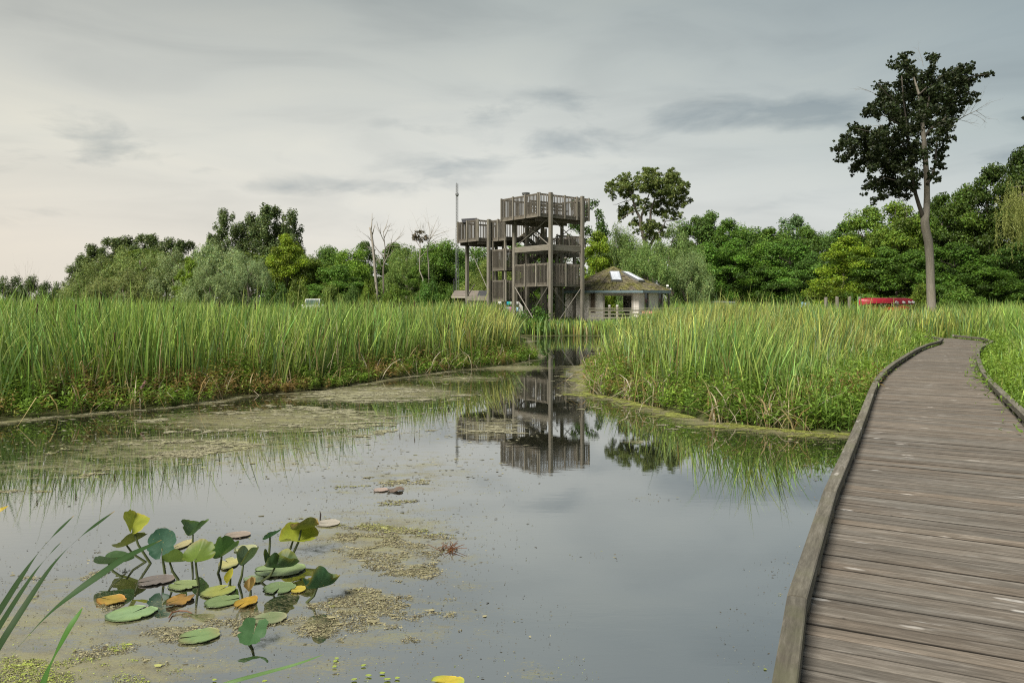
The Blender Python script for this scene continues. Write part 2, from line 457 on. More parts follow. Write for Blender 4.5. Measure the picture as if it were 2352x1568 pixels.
def walk_dist(X, Y):
    """distance to the boardwalk's middle line minus half its width"""
    C = ((LE + RE) / 2)[::8]
    return d_poly(X, Y, [tuple(c) for c in C], closed=False) - .9

# ------------------------------------------------------------------ ground: one sheet to the horizon
xs = np.concatenate([[-3000, -1200, -500, -250, -150], np.arange(-100, -30, 2.5), np.arange(-30, 30, .4), np.arange(30, 110, 2.5), [150, 250, 500, 1200, 3000]])
ys = np.concatenate([[-800, -200, -60, -30], np.arange(-14, 60, .4), np.arange(60, 190, 3), [240, 350, 600, 1200, 2500, 4500]])
gx, gy = np.meshgrid(xs, ys)
ins = in_poly(gx, gy, POND); dd = d_poly(gx, gy, POND); sd = np.where(ins, -dd, dd)
gz = np.where(sd < 0, -.06 + sd * .35, .02 + .10 * sstep(0, 2.5, sd)) + .06 * (fbm(gx * .8, gy * .8, 3) - .5)
gz = np.maximum(gz, -.7)
gz = np.where(sd > 0, np.maximum(gz, .015), gz)
gz = gz + .30 * sstep(48, 70, gy) * (sd > 0)
ny, nx = gx.shape
idx = np.arange(ny * nx).reshape(ny, nx)
q = np.stack([idx[:-1, :-1], idx[:-1, 1:], idx[1:, 1:], idx[1:, :-1]], -1).reshape(-1, 4)
n = NT('marsh_soil'); tcn = n.n('TexCoord')
f1 = n.noise(tcn.outputs['Object'], .8, 8, .6)
f2 = n.noise(tcn.outputs['Object'], .06, 5, .6)
c = n.ramp(f1, [(.3, (.030, .024, .015)), (.5, (.055, .048, .025)), (.7, (.075, .080, .030))])
c = n.mix(n.ramp(f2, [(.4, (0, 0, 0)), (.6, (.8, .8, .8))]), c, (.06, .085, .025))
M['soil'] = n.done(n.principled(c, .95, n.bump(f1, .8, .05), spec=.1).outputs[0])
g = np_obj('ground', np.stack([gx, gy, gz], -1).reshape(-1, 3), [q], M['soil'], smooth=True)
tag(g, 'dark marshy ground under the reeds and trees', 'ground', kind='structure')
def ground_z(X, Y):
    X = np.atleast_1d(np.asarray(X, float)); Y = np.atleast_1d(np.asarray(Y, float))
    s = np.where(in_poly(X, Y, POND), -1, 1) * d_poly(X, Y, POND)
    return np.where(s < 0, -.06, .02 + .10 * sstep(0, 2.5, s)) + .30 * sstep(48, 70, Y)

# gravel car park beyond the marsh, seen as a pale strip
n = NT('gravel'); tcn = n.n('TexCoord'); f1 = n.noise(tcn.outputs['Object'], 3, 8, .7)
M['gravel'] = n.done(n.principled(n.ramp(f1, [(.3, (.26, .245, .22)), (.7, (.42, .40, .37))]), .95, spec=.1).outputs[0])
gp = [(26, 74), (70, 70), (74, 118), (24, 112)]
xx, yy = np.meshgrid(np.linspace(0, 1, 18), np.linspace(0, 1, 14))
PX = (gp[0][0] * (1 - xx) + gp[1][0] * xx) * (1 - yy) + (gp[3][0] * (1 - xx) + gp[2][0] * xx) * yy
PY = (gp[0][1] * (1 - xx) + gp[1][1] * xx) * (1 - yy) + (gp[3][1] * (1 - xx) + gp[2][1] * xx) * yy
PZ = np.full(PX.shape, .47)
idx = np.arange(PX.size).reshape(PX.shape)
q = np.stack([idx[:-1, :-1], idx[:-1, 1:], idx[1:, 1:], idx[1:, :-1]], -1).reshape(-1, 4)
tag(np_obj('gravel_lot', np.stack([PX, PY, PZ], -1).reshape(-1, 3), [q], M['gravel']), 'pale gravel car park behind the reeds on the right', 'car park', kind='structure')

# ------------------------------------------------------------------ pond water
n = NT('pond_water'); tcn = n.n('TexCoord')
r1 = n.noise(tcn.outputs['Object'], 1.0, 3, .5, .4, (3.0, 9.0, 1))
r2 = n.noise(tcn.outputs['Object'], 1.0, 2, .5, 0, (.35, .8, 1))
r3 = n.noise(tcn.outputs['Object'], 1.0, 3, .5, 0, (16, 34, 1))
calm = n.ramp(n.noise(tcn.outputs['Object'], 1.0, 3, .5, 0, (.22, .35, 1)), [(.40, (.12, .12, .12)), (.62, (1, 1, 1))])
h = n.math('ADD', n.math('MULTIPLY', n.math('MULTIPLY', r1, calm), .9), n.math('MULTIPLY', n.math('MULTIPLY', r3, calm), .22))
h = n.math('ADD', h, n.math('MULTIPLY', r2, .6))
silt = n.noise(tcn.outputs['Object'], 1.0, 6, .65, .8, (.55, 1.3, 1))
base = n.ramp(silt, [(.35, (.010, .012, .009)), (.65, (.016, .017, .011))])
p = n.principled(base, .012, n.bump(h, .05, .012), spec=.5, IOR=8.5)
# a thin olive film of algae lies where the weed gathers
cov = n.attr('col').outputs['Fac']
fa = n.noise(tcn.outputs['Object'], 1.0, 9, .72, .6, (2.2, 5.5, 1))
fb = n.noise(tcn.outputs['Object'], 1.0, 5, .7, .3, (38, 76, 1))
fm = n.math('ADD', cov, n.math('ADD', n.math('MULTIPLY', n.math('SUBTRACT', fa, .5), 1.5), n.math('MULTIPLY', n.math('SUBTRACT', fb, .5), 1.1)))
fmask = n.math('MULTIPLY', n.ramp(fm, [(.30, (0, 0, 0)), (.52, (.58, .58, .58)), (.85, (.94, .94, .94))]), n.ramp(cov, [(.02, (0, 0, 0)), (.12, (1, 1, 1))]))
fc = n.ramp(n.math('ADD', n.math('MULTIPLY', n.noise(tcn.outputs['Object'], 1.0, 7, .7, 0, (3, 5, 1)), .6), n.math('MULTIPLY', n.noise(tcn.outputs['Object'], 1.0, 4, .8, 0, (60, 110, 1)), .4)), [(.36, (.085, .076, .045)), (.48, (.165, .154, .088)), (.56, (.195, .187, .092)), (.66, (.175, .188, .052))])
pf = n.principled(fc, .55, n.bump(fb, .5, .01), spec=.5)
mx = n.n('MixShader'); n.l(fmask, mx.inputs[0]); n.l(p.outputs[0], mx.inputs[1]); n.l(pf.outputs[0], mx.inputs[2])
M['water'] = n.done(mx.outputs[0])
wx = np.concatenate([[-75, -50], np.arange(-30, 9, .16), [12, 20]]); wy = np.concatenate([[-12, 0], np.arange(2.5, 32, .13), np.arange(32, 50.1, .5)])
WX, WY = np.meshgrid(wx, wy)
WATER_GRID = (WX, WY)

# ------------------------------------------------------------------ boardwalk
bw = empty('boardwalk', (0, 0, 0), 'weathered grey plank boardwalk with low kerb rails curving right through the reeds', 'boardwalk')
mb = MB()
for i in range(2, len(LE) - 1):
    a = LE[i] - NR[i] * -.02; b = RE[i] - NR[i] * .02
    j = random.uniform(-.012, .012)
    zz = DECKZ - .02 + random.uniform(-.004, .004)
    tshade = random.uniform(.84, 1.14); wv = random.uniform(-.04, .04)
    gap = random.choice([.008, .010, .013, .017])
    mb.beam((a[0] + NR[i][0] * j, a[1] + NR[i][1] * j, zz), (b[0] + NR[i][0] * j, b[1] + NR[i][1] * j, zz + random.uniform(-.003, .003)), .125 - gap, .04, c=(tshade * (1 + wv), tshade, tshade * (1 - wv)), bev=.006, edge=.18)
mb.build('plank_deck', M['deck'], bw)
mb = MB()
for s in (.18, .82):
    P = (LE * (1 - s) + RE * s)[::12]
    for a, b in zip(P[:-1], P[1:]): mb.beam((a[0], a[1], DECKZ - .125), (b[0], b[1], DECKZ - .125), .09, .17)
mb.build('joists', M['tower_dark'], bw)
for k in range(6, len(LE) - 1, 19):
    for s in (.08, .92):
        P = LE[k] * (1 - s) + RE[k] * s
        if P[1] > 24: continue
        mb = MB(); mb.tube([(P[0], P[1], -.6), (P[0], P[1], DECKZ - .05)], .07, 8); mb.build('pile', M['tower_dark'], bw)
def kerb(E, sgn):
    # straight lengths of timber laid end to end on blocks
    seglen = 18
    # the joint seen nearest the camera at y = 3.62
    i0 = int(np.argmin(np.hypot(E[:, 0] - 1.34, E[:, 1] - 3.62))) % seglen if sgn > 0 else 5
    k = max(0, i0 - seglen) if i0 >= seglen else i0
    while k < len(E) - 2:
        k2 = min(k + seglen, len(E) - 1)
        a = E[k] + NR[k] * .046 * sgn; b = E[k2] + NR[k2] * .046 * sgn
        dv = (b - a) / np.linalg.norm(b - a)
        mb = MB(); zt = DECKZ + .06 + .045
        mb.beam((a[0] + dv[0] * .004, a[1] + dv[1] * .004, zt + random.uniform(-.003, .003)), (b[0] - dv[0] * .004, b[1] - dv[1] * .004, zt + random.uniform(-.003, .003)), .092, .088, bev=.006)
        mb.build('kerb_rail', M['kerb'], bw)
        for fr in (.09, .36, .64, .91):
            pnt = a + (b - a) * fr
            m2 = MB(); m2.beam((pnt[0] - dv[0] * .05, pnt[1] - dv[1] * .05, DECKZ + .031), (pnt[0] + dv[0] * .05, pnt[1] + dv[1] * .05, DECKZ + .031), .085, .058)
            if pnt[1] < 24 and sgn * 1 and (fr in (.09, .64) or pnt[1] < 17): m2.build('kerb_block', M['kerb'], bw)
        k = k2
kerb(LE, 1); kerb(RE, -1)
# ------------------------------------------------------------------ observation tower
TH = math.radians(38.3); U = Vector((math.cos(TH), math.sin(TH), 0)); VV = Vector((-math.sin(TH), math.cos(TH), 0))
C0 = Vector((1.79, 49.35, 0))
def T(u, v, z): return C0 + U * u + VV * v + Vector((0, 0, z))
tw = empty('observation_tower', T(2.4, 2, .15), 'tall weathered timber observation tower with slatted decks, stairs and cross braces', 'tower')
tm = M['tower']
def post(u, v, z0, z1, w=.23, nm='post'):
    mb = MB(); mb.beam(T(u, v, z0), T(u, v, z1), w, w, up=U, bev=.02); return mb.build(nm, tm, tw)
def railing(p0, p1, zf, ztop, nposts, out=0.0, sp=.145, posts=True, rim=.26, slat=.068):
    """p0,p1 in (u,v); slats fixed outside the rim joist; zf floor level, ztop handrail"""
    a = T(p0[0], p0[1], 0); b = T(p1[0], p1[1], 0); L = (b - a).length; dv = (b - a) / L
    nrm = Vector((dv.y, -dv.x, 0)) * out
    mb = MB()
    zz = Vector((0, 0, 1))
    mb.beam(a + zz * (zf - .13), b + zz * (zf - .13), .05, rim)
    mb.beam(a + zz * (ztop - .05), b + zz * (ztop - .05), .045, .13)
    n = int(L / sp)
    for i in range(n + 1):
        p = a + dv * (L * (i + .5) / (n + 1)) + nrm * .045 + dv * random.uniform(-.008, .008)
        mb.beam(p + zz * (zf - .10), p + zz * (ztop - .03 + random.uniform(-.012, .012)), slat, .022, up=dv)
    r = mb.build('railing', M['slat'], tw)
    if posts:
        for i in range(nposts + 1):
            p = a + dv * (L * i / nposts) + nrm * .08
            m2 = MB(); m2.beam(p + zz * (zf - .26), p + zz * (ztop + .05), .12, .10, up=dv, bev=.008)
            m2.build('railing_post', tm, r)
    return r
def deck(u0, u1, v0, v1, zf):
    mb = MB()
    k = u0 + .07
    while k < u1:
        mb.beam(T(k, v0, zf - .02), T(k, v1, zf - .02), .135, .04); k += .142
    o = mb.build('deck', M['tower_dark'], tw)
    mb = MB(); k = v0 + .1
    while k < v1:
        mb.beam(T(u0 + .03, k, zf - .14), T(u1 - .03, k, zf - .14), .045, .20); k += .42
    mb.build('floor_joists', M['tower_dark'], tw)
    return o
ZT = 8.05; ZL = 3.42; ZK = 6.78
TU, TV = 4.55, 4.0
# main posts: three rows, the two nearest rising past the top rail
post(.9, -.16, -.3, 9.46); post(3.84, -.16, .1, 9.46)
post(.9, 3.75, .1, 7.9); post(2.37, 4.1, .1, 7.9); post(3.84, 4.1, .1, 7.9); post(3.84, 1.95, .1, 7.9, .2)
# top deck
deck(0, TU, 0, TV, ZT)
railing((0, TV), (0, 0), ZT, 9.35, 3, 1)
railing((0, 0), (TU, 0), ZT, 9.35, 4, 1)
railing((TU, 0), (TU, TV), ZT, 9.35, 3, 1)
railing((TU, TV), (0, TV), ZT, 9.35, 3, 1)
for v in (.6, 2.0, 3.75):
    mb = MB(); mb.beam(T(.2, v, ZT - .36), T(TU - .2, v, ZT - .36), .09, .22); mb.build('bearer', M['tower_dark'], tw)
# bench boards on the top deck
mb = MB()
mb.beam(T(.3, 1.1, ZT + .45), T(3.6, 1.1, ZT + .45), .32, .05); mb.beam(T(.3, 1.3, ZT + .72), T(3.6, 1.3, ZT + .72), .04, .16); mb.beam(T(.3, 1.3, ZT + .95), T(3.6, 1.3, ZT + .95), .04, .14)
for u in (.5, 1.9, 3.4): mb.beam(T(u, 1.1, ZT), T(u, 1.1, ZT + .43), .09, .09); mb.beam(T(u, 1.34, ZT), T(u, 1.34, ZT + 1.02), .09, .06)
mb.build('bench', tm, tw)
# lower deck: rails run between the main posts
deck(.9, 3.84, 0, 3.7, ZL)
railing((.9, 3.7), (.9, 0), ZL, 4.72, 3, 1); railing((.9, 0), (3.84, 0), ZL, 4.72, 2, 1)
railing((3.84, 0), (3.84, 3.7), ZL, 4.72, 2, 1)
# ring of heavy timber beams between the levels
for a, b in (((.9, 3.75), (.9, -.05)), ((.9, -.05), (3.84, -.05)), ((3.84, -.05), (3.84, 4.0)), ((.9, 3.9), (3.84, 3.9))):
    mb = MB(); mb.beam(T(a[0], a[1], 5.78), T(b[0], b[1], 5.78), .16, .40, bev=.015); mb.build('ring_beam', tm, tw)
# diagonal braces and rods
def rod(a, b, r=.035, nm='brace', m=None):
    mb = MB(); mb.tube([T(*a), T(*b)], r, 6); mb.build(nm, m or M['rod'], tw)
rod((.86, 3.7, 5.95), (.86, -.02, 7.75), .045); rod((.86, .0, 5.98), (.86, 2.6, 7.6))
rod((1.0, -.1, 7.75), (3.74, -.1, 6.0), .03); rod((1.0, -.1, 6.0), (1.6, -.1, 6.7), .03)
rod((.86, 3.7, 3.2), (.86, 1.0, .3), .035); rod((.86, .0, 3.2), (.86, 2.6, .4), .035)
rod((1.0, -.1, 3.2), (3.7, -.1, .3), .03); rod((3.7, -.1, 3.0), (1.2, -.1, .3), .03); rod((3.84, .2, 3.2), (3.84, 3.8, .4), .03)
rod((3.84, .2, 7.7), (3.84, 3.8, 6.0), .03)
# left lookout platform
K0 = (-.61, 6.15)
def KT(a, b): return (K0[0] + a, K0[1] + b)
deck(K0[0], K0[0] + 3.55, K0[1], K0[1] + 2.45, ZK)
railing(KT(0, 2.45), KT(0, 0), ZK, 8.06, 2, 1); railing(KT(0, 0), KT(3.55, 0), ZK, 8.06, 3, 1, sp=.15)
railing(KT(3.55, 2.45), KT(0, 2.45), ZK, 8.06, 2, 1)
post(*KT(.886, -.16), .1, 8.14); post(*KT(2.29, -.16), .1, 8.14); post(*KT(.886, 2.6), .1, 6.7); post(*KT(2.6, 1.2), .1, 6.7, .2)
for v in (.1, 1.3, 2.35):
    mb = MB(); mb.beam(T(*KT(.1, v), ZK - .36), T(*KT(3.45, v), ZK - .36), .09, .22); mb.build('bearer', M['tower_dark'], tw)
for a, b in ((KT(.886, 2.6), KT(.886, -.1)), (KT(.886, -.1), KT(2.29, -.1))):
    mb = MB(); mb.beam(T(a[0], a[1], 2.35), T(b[0], b[1], 2.35), .14, .36, bev=.015); mb.build('ring_beam', tm, tw)
k = K0
rod((k[0] + .886, k[1] + 2.5, 6.5), (k[0] + .886, k[1] + .1, 3.2), .025); rod((k[0] + .886, k[1] + 2.5, 2.2), (k[0] + .886, k[1] + .1, .3), .025)
rod((k[0] + 1, k[1] - .08, 6.5), (k[0] + 2.25, k[1] - .08, 4.4), .02); rod((k[0] + 2.2, k[1] - .08, 2.2), (k[0] + 1, k[1] - .08, .3), .02)
rod((k[0] + .886, k[1] + 2.5, 2.6), (k[0] + .886, k[1] + 1.6, 3.4), .04)
# link walkway from lookout to stairs
deck(.6, 2.9, 4.3, 6.15, ZK); railing((.6, 6.1), (.6, 4.3), ZK, 8.06, 2, 1)
# stair landings at the back
for zf in (2.38, 4.62):
    deck(.58, 2.55, 4.4, 6.0, zf)
    railing((.58, 6.0), (.58, 4.4), zf, zf + 1.27, 1, 1); railing((.58, 4.4), (2.55, 4.4), zf, zf + 1.27, 2, 1); railing((2.55, 6.0), (.58, 6.0), zf, zf + 1.27, 1, 1)
deck(4.6, 6.9, 3.4, 5.6, 5.74); railing((4.6, 3.4), (6.9, 3.4), 5.74, 7.05, 2, 1); railing((6.9, 3.4), (6.9, 5.6), 5.74, 7.05, 2, 1); railing((6.9, 5.6), (4.6, 5.6), 5.74, 7.05, 2, 1)
for p in ((4.7, 3.5), (6.5, 3.5), (6.5, 5.4)): post(*p, .1, 5.6, .2)
deck(4.5, 5.9, 4.4, 6.0, 3.45); railing((5.9, 4.4), (5.9, 6.0), 3.45, 4.7, 1, 1)
def flight(u0, z0, u1, z1, v0, v1):
    mb = MB()
    for v in (v0, v1): mb.beam(T(u0, v, z0 - .1), T(u1, v, z1 - .1), .05, .28)
    n = max(3, int(abs(z1 - z0) / .19))
    for i in range(1, n):
        s = i / n
        mb.beam(T(u0 + (u1 - u0) * s, v0, z0 + (z1 - z0) * s), T(u0 + (u1 - u0) * s, v1, z0 + (z1 - z0) * s), .26, .04)
    st = mb.build('stair', tm, tw)
    mb = MB()
    for v in (v0 - .04, v1 + .04):
        mb.beam(T(u0, v, z0 + 1.0), T(u1, v, z1 + 1.0), .05, .10)
        m = int(abs(u1 - u0) / .16)
        for i in range(m + 1):
            s = (i + .3) / (m + .6); zz = z0 + (z1 - z0) * s
            mb.beam(T(u0 + (u1 - u0) * s, v, zz - .1), T(u0 + (u1 - u0) * s, v, zz + .98), .055, .03, up=U)
    mb.build('stair_railing', tm, st)
flight(4.7, .15, 2.55, 2.38, 4.5, 5.2); flight(2.55, 2.38, 4.55, 3.45, 5.3, 6.0); flight(4.5, 3.45, 2.55, 4.62, 4.5, 5.2)
flight(2.55, 4.62, 4.6, 5.74, 5.3, 6.0); flight(4.6, 5.74, 2.9, 6.78, 4.5, 5.2); flight(2.3, 6.78, 4.2, 8.05, 4.35, 5.1)
for p in ((.62, 4.45), (2.5, 4.45), (.62, 5.95), (2.5, 5.95)): post(*p, .1, 6.6, .16)
post(4.5, 4.5, .1, 7.6, .16); post(5.9, 4.5, .1, 3.4, .16)
# floodlight on the lower rail
mb = MB(); p = T(2.35, -.1, 4.78); mb.tube([p, p + Vector((0, 0, .22))], .03, 6); mb.tube([p + Vector((0, 0, .22)), p + Vector((-.05, -.1, .34))], [.05, .09], 10)
mb.build('floodlight', M['trim'] if 'trim' in M else M['rod'], tw)
# fire-bowl shaped viewer on the top deck, and a tilted board on the lookout
vw = empty('viewing_scope', T(1.3, 2.95, ZT), 'small round-headed viewing scope on a stand at the top deck of the tower', 'scope')
mb = MB(); p = T(1.3, 2.95, ZT); mb.tube([p, p + Vector((0, 0, 1.45))], .05, 8); mb.tube([p + Vector((.12, 0, 1.2)), p + Vector((.12, 0, 1.62))], .03, 6); mb.tube([p + Vector((-.12, 0, 1.2)), p + Vector((-.12, 0, 1.62))], .03, 6); mb.build('stand', M['metal'], vw)
mb = MB(); mb.tube([p + Vector((0, 0, 1.58)), p + Vector((0, 0, 1.64)), p + Vector((0, 0, 1.76)), p + Vector((0, 0, 1.79))], [.12, .26, .30, .20], 14); mb.build('head', M['metal'], vw)
sb = empty('tilted_board', T(*KT(.5, 1.6), ZK), 'dark tilted flat panel on posts above the left lookout platform', 'panel')
a = T(*KT(.5, 1.6), ZK)
mb = MB(); mb.tube([a + Vector((-.35, 0, 0)), a + Vector((-.35, 0, 1.25))], .04, 6); mb.tube([a + Vector((.35, 0, 0)), a + Vector((.35, 0, 1.25))], .04, 6); mb.build('legs', M['dark'], sb)
mb = MB(); mb.beam(a + Vector((-.62, -.32, 1.32)), a + Vector((.55, -.1, 1.42)), .68, .06, up=(.1, -.55, 1)); mb.build('panel', M['dark'], sb)

# ------------------------------------------------------------------ boathouse: eight-sided, mossy shingles
BC = Vector((7.94, 58.2, .66)); RW = 3.67 / math.cos(PI / 8); RE_ = 4.18 / math.cos(PI / 8); EZ = 2.93; AZ = 4.82
bh = empty('boathouse', BC, 'pale eight-sided boathouse with mossy shingle roof, two skylights and an open front', 'boathouse')
BROT = math.radians(-2)
def bp(r, k, z):
    a = -PI / 2 - PI / 8 + k * PI / 4 + BROT
    return Vector((BC.x + r * math.cos(a), BC.y + r * math.sin(a), z))
n = NT('board_siding'); g = n.attr('gc').outputs['Vector']; sx = n.n('SeparateXYZ'); n.l(g, sx.inputs[0])
grv = n.math('FRACT', n.math('MULTIPLY', sx.outputs[0], 5.0))
gl = n.ramp(grv, [(0, (0, 0, 0)), (.1, (1, 1, 1)), (.9, (1, 1, 1)), (1, (0, 0, 0))])
tcn = n.n('TexCoord'); st_ = n.noise(tcn.outputs['Object'], 1.0, 6, .65, .3, (5, 5, .6)); st2 = n.noise(tcn.outputs['Object'], 1.3, 4)
c = n.ramp(st_, [(.28, (.58, .545, .49)), (.52, (.66, .63, .58)), (.75, (.70, .68, .635))])
c = n.mix(n.ramp(st2, [(.45, (0, 0, 0)), (.7, (.4, .4, .4))]), c, (.48, .44, .38))
c = n.mix(n.math('MULTIPLY', n.math('SUBTRACT', 1.0, gl), .45), c, (.3, .275, .24))
M['siding'] = n.done(n.principled(c, .8, spec=.2).outputs[0])
M['brown'] = m_plain('brown_window_board', (.10, .075, .055), .7, 0, .3, 2)
M['trim'] = m_wood('grey_trim', (.25, .23, .20), (.36, .34, .30), (.44, .42, .38))
FZ = BC.z; WT = 2.86
def wallpiece(k, s0, s1, z0, z1, name, mat, th=.10, off=0.0, parent=None):
    a = bp(RW, k, 0); b = bp(RW, k + 1, 0); d = b - a; nrm = Vector((d.y, -d.x, 0)).normalized()
    L = d.length
    P = a + d * s0 + nrm * off; Q = a + d * s1 + nrm * off
    mb = MB(); V = []; G = []
    for z in (z0, z1):
        for (pt, s) in ((P, s0), (Q, s1)):
            for o in (0, -th):
                v = pt + nrm * o; V.append((v.x, v.y, z)); G.append((s * L, o, z))
    mb.add(V, [(0, 2, 6, 4), (1, 5, 7, 3), (0, 4, 5, 1), (2, 3, 7, 6), (4, 6, 7, 5), (0, 1, 3, 2)], G)
    return mb.build(name, mat, parent or bh)
def window(k, s0, s1, z0, z1, pane):
    m = wallpiece(k, s0, s1, z0, z1, 'window', M['trim'] if pane != 'brown' else M['brown'], .04, -.075)
    L = .06
    wallpiece(k, s0 + .02, s1 - .02, z0 + .06, z1 - .06, 'pane', M['brown'] if pane == 'brown' else M['glass'], .02, -.05, m)
    wallpiece(k, s0 - .012, s0 + .018, z0, z1, 'frame', M['trim'], .12, .015, m); wallpiece(k, s1 - .018, s1 + .012, z0, z1, 'frame', M['trim'], .12, .015, m)
def wall_with(k, opens):
    s = 0.0
    for (s0, s1, z0, z1, kind) in opens:
        if s0 > s: wallpiece(k, s, s0, FZ, WT, 'wall', M['siding'])
        if z0 > FZ + .05: wallpiece(k, s0, s1, FZ, z0, 'wall', M['siding'])
        if z1 < WT - .05: wallpiece(k, s0, s1, z1, WT, 'wall', M['siding'])
        if kind != 'open': window(k, s0, s1, z0, z1, kind)
        s = s1
    if s < 1: wallpiece(k, s, 1, FZ, WT, 'wall', M['siding'])
wall_with(7, [(.76, .94, 1.28, 2.82, 'brown')])
wall_with(0, [(.17, .83, FZ, 2.66, 'open')])
wall_with(1, [(.22, .40, 1.2, 2.78, 'glass'), (.78, .97, 1.2, 2.78, 'glass')])
wall_with(6, []); wall_with(2, [])
wall_with(3, [(.3, .7, 1.2, 2.5, 'glass')]); wall_with(4, [(.10, .9, .9, 2.66, 'open')]); wall_with(5, [])
# header, jambs and dark floor of the opening
a = bp(RW + .02, 0, 0); b = bp(RW + .02, 1, 0); d = b - a
mb = MB(); mb.beam(Vector((*(a + d * .15).xy, 2.62)), Vector((*(a + d * .85).xy, 2.62)), .08, .14); mb.build('lintel', M['trim'], bh)
for s in (.16, .84):
    mb = MB(); mb.beam(Vector((*(a + d * s).xy, FZ)), Vector((*(a + d * s).xy, 2.55)), .08, .10, up=d); mb.build('jamb', M['trim'], bh)
mb = MB(); ring = [bp(RW - .12, k, FZ - .06) for k in range(8)]; mb.add(ring, [tuple(range(8))]); mb.build('floor', M['deck'], bh)
mb = MB(); ring = [bp(RW - .12, k, 2.84) for k in range(8)]; mb.add(ring, [tuple(range(8))]); mb.build('ceiling', M['tower_dark'], bh)
mb = MB(); p = bp(RW, 7, 2.72) * .7 + bp(RW, 8, 2.72) * .3; mb.tube([p, p + Vector((-.05, -.12, 0))], [.09, .07], 10); mb.build('wall_lamp', M['metal'], bh)
# roof: courses of separate shingles on eight slopes
n = NT('mossy_shingle'); tcn = n.n('TexCoord'); tint = n.attr('col').outputs['Color']
mo = n.noise(tcn.outputs['Object'], 1.4, 8, .7); fi = n.noise(tcn.outputs['Object'], 9, 4, .6)
c = n.ramp(fi, [(.3, (.085, .072, .052)), (.55, (.145, .128, .095)), (.75, (.23, .21, .165))])
c = n.mix(n.ramp(mo, [(.42, (0, 0, 0)), (.58, (.85, .85, .85))]), c, n.ramp(fi, [(.3, (.09, .092, .024)), (.7, (.19, .185, .06))]))
c = n.mix(1, c, tint, 'MULTIPLY')
M['shingle'] = n.done(n.principled(c, .95, n.bump(fi, .3, .03), spec=.1).outputs[0])
mb = MB()
courses = 20
for k in range(8):
    e0 = bp(RE_, k, EZ); e1 = bp(RE_, k + 1, EZ); ap = Vector((BC.x, BC.y, AZ))
    nr = (e1 - e0).cross(ap - e0).normalized()
    if nr.z < 0: nr = -nr
    for ci in range(courses):
        s0 = ci / courses; s1 = (ci + 1.25) / courses
        s1 = min(s1, 1.0)
        A = e0.lerp(ap, s0); B = e1.lerp(ap, s0); A2 = e0.lerp(ap, s1); B2 = e1.lerp(ap, s1)
        L = (B - A).length; m = max(1, int(L / .3)); off = random.random() * .6
        for i in range(m):
            f0 = i / m; f1 = (i + 1) / m - .012
            jit = random.uniform(-.035, .035); lift = random.uniform(.02, .055)
            dn = (A - A2).normalized() * jit
            p0 = A.lerp(B, f0) + nr * lift + dn; p1 = A.lerp(B, f1) + nr * lift + dn
            p2 = A2.lerp(B2, f1) + nr * .006; p3 = A2.lerp(B2, f0) + nr * .006
            q0 = A.lerp(B, f0) + dn; q1 = A.lerp(B, f1) + dn
            t_ = random.uniform(.65, 1.3)
            mb.add([p0, p1, p2, p3, q0, q1], [(0, 1, 2, 3), (4, 5, 1, 0), (4, 0, 3), (5, 2, 1)], None, (t_, t_, t_))
rf = mb.build('roof', M['shingle'], bh)
mb = MB()
for k in range(8):
    e0 = bp(RE_ + .02, k, EZ + .05); ap = Vector((BC.x, BC.y, AZ + .05)); m = 14
    for i in range(m): mb.beam(e0.lerp(ap, i / m), e0.lerp(ap, (i + .96) / m) + Vector((0, 0, -.015)), .22, .035)
mb.build('ridge_cap', M['shingle'], rf)
mb = MB()
for k in range(8): mb.beam(bp(RE_ + .015, k, EZ - .08), bp(RE_ + .015, k + 1, EZ - .08), .03, .18)
mb.build('fascia', M['fascia'], bh)
mb = MB(); ring = [bp(RE_ - .03, k, EZ - .12) for k in range(8)]; mb.add(ring, [tuple(range(8))]); mb.build('soffit', M['trim'], bh)
def skylight(k, s0, s1, t0, t1):
    e0 = bp(RE_, k, EZ); e1 = bp(RE_, k + 1, EZ); ap = Vector((BC.x, BC.y, AZ)); mid = (e0 + e1) / 2; up = (ap - mid); side = (e1 - e0)
    nr = side.cross(up).normalized(); nr = nr if nr.z > 0 else -nr
    P = lambda s, t_, o: mid + side * s + up * t_ + nr * o
    mb = MB(); A = [P(s0, t0, .02), P(s1, t0, .02), P(s1, t1, .02), P(s0, t1, .02)]; B = [P(s0, t0, .16), P(s1, t0, .16), P(s1, t1, .16), P(s0, t1, .16)]
    mb.add(A + B, [(0, 1, 5, 4), (1, 2, 6, 5), (2, 3, 7, 6), (3, 0, 4, 7), (4, 5, 6, 7)])
    f = mb.build('skylight', M['metal'], rf)
    e = .02; C = [P(s0 + e, t0 + .02, .18), P(s1 - e, t0 + .02, .18), P(s1 - e, t1 - .02, .18), P(s0 + e, t1 - .02, .18)]
    D = [P(s0 + .07, t0 + .06, .235), P(s1 - .07, t0 + .06, .235), P(s1 - .07, t1 - .06, .235), P(s0 + .07, t1 - .06, .235)]
    m2 = MB(); m2.add(C + D, [(0, 1, 5, 4), (1, 2, 6, 5), (2, 3, 7, 6), (3, 0, 4, 7), (4, 5, 6, 7)]); m2.build('dome', M['skydome'], f)
M['skydome'] = m_plain('cloudy_acrylic', (.52, .56, .62), .25, 0, .15, 4, .6)
skylight(0, -.115, .115, .34, .74); skylight(1, -.115, .115, .34, .74)

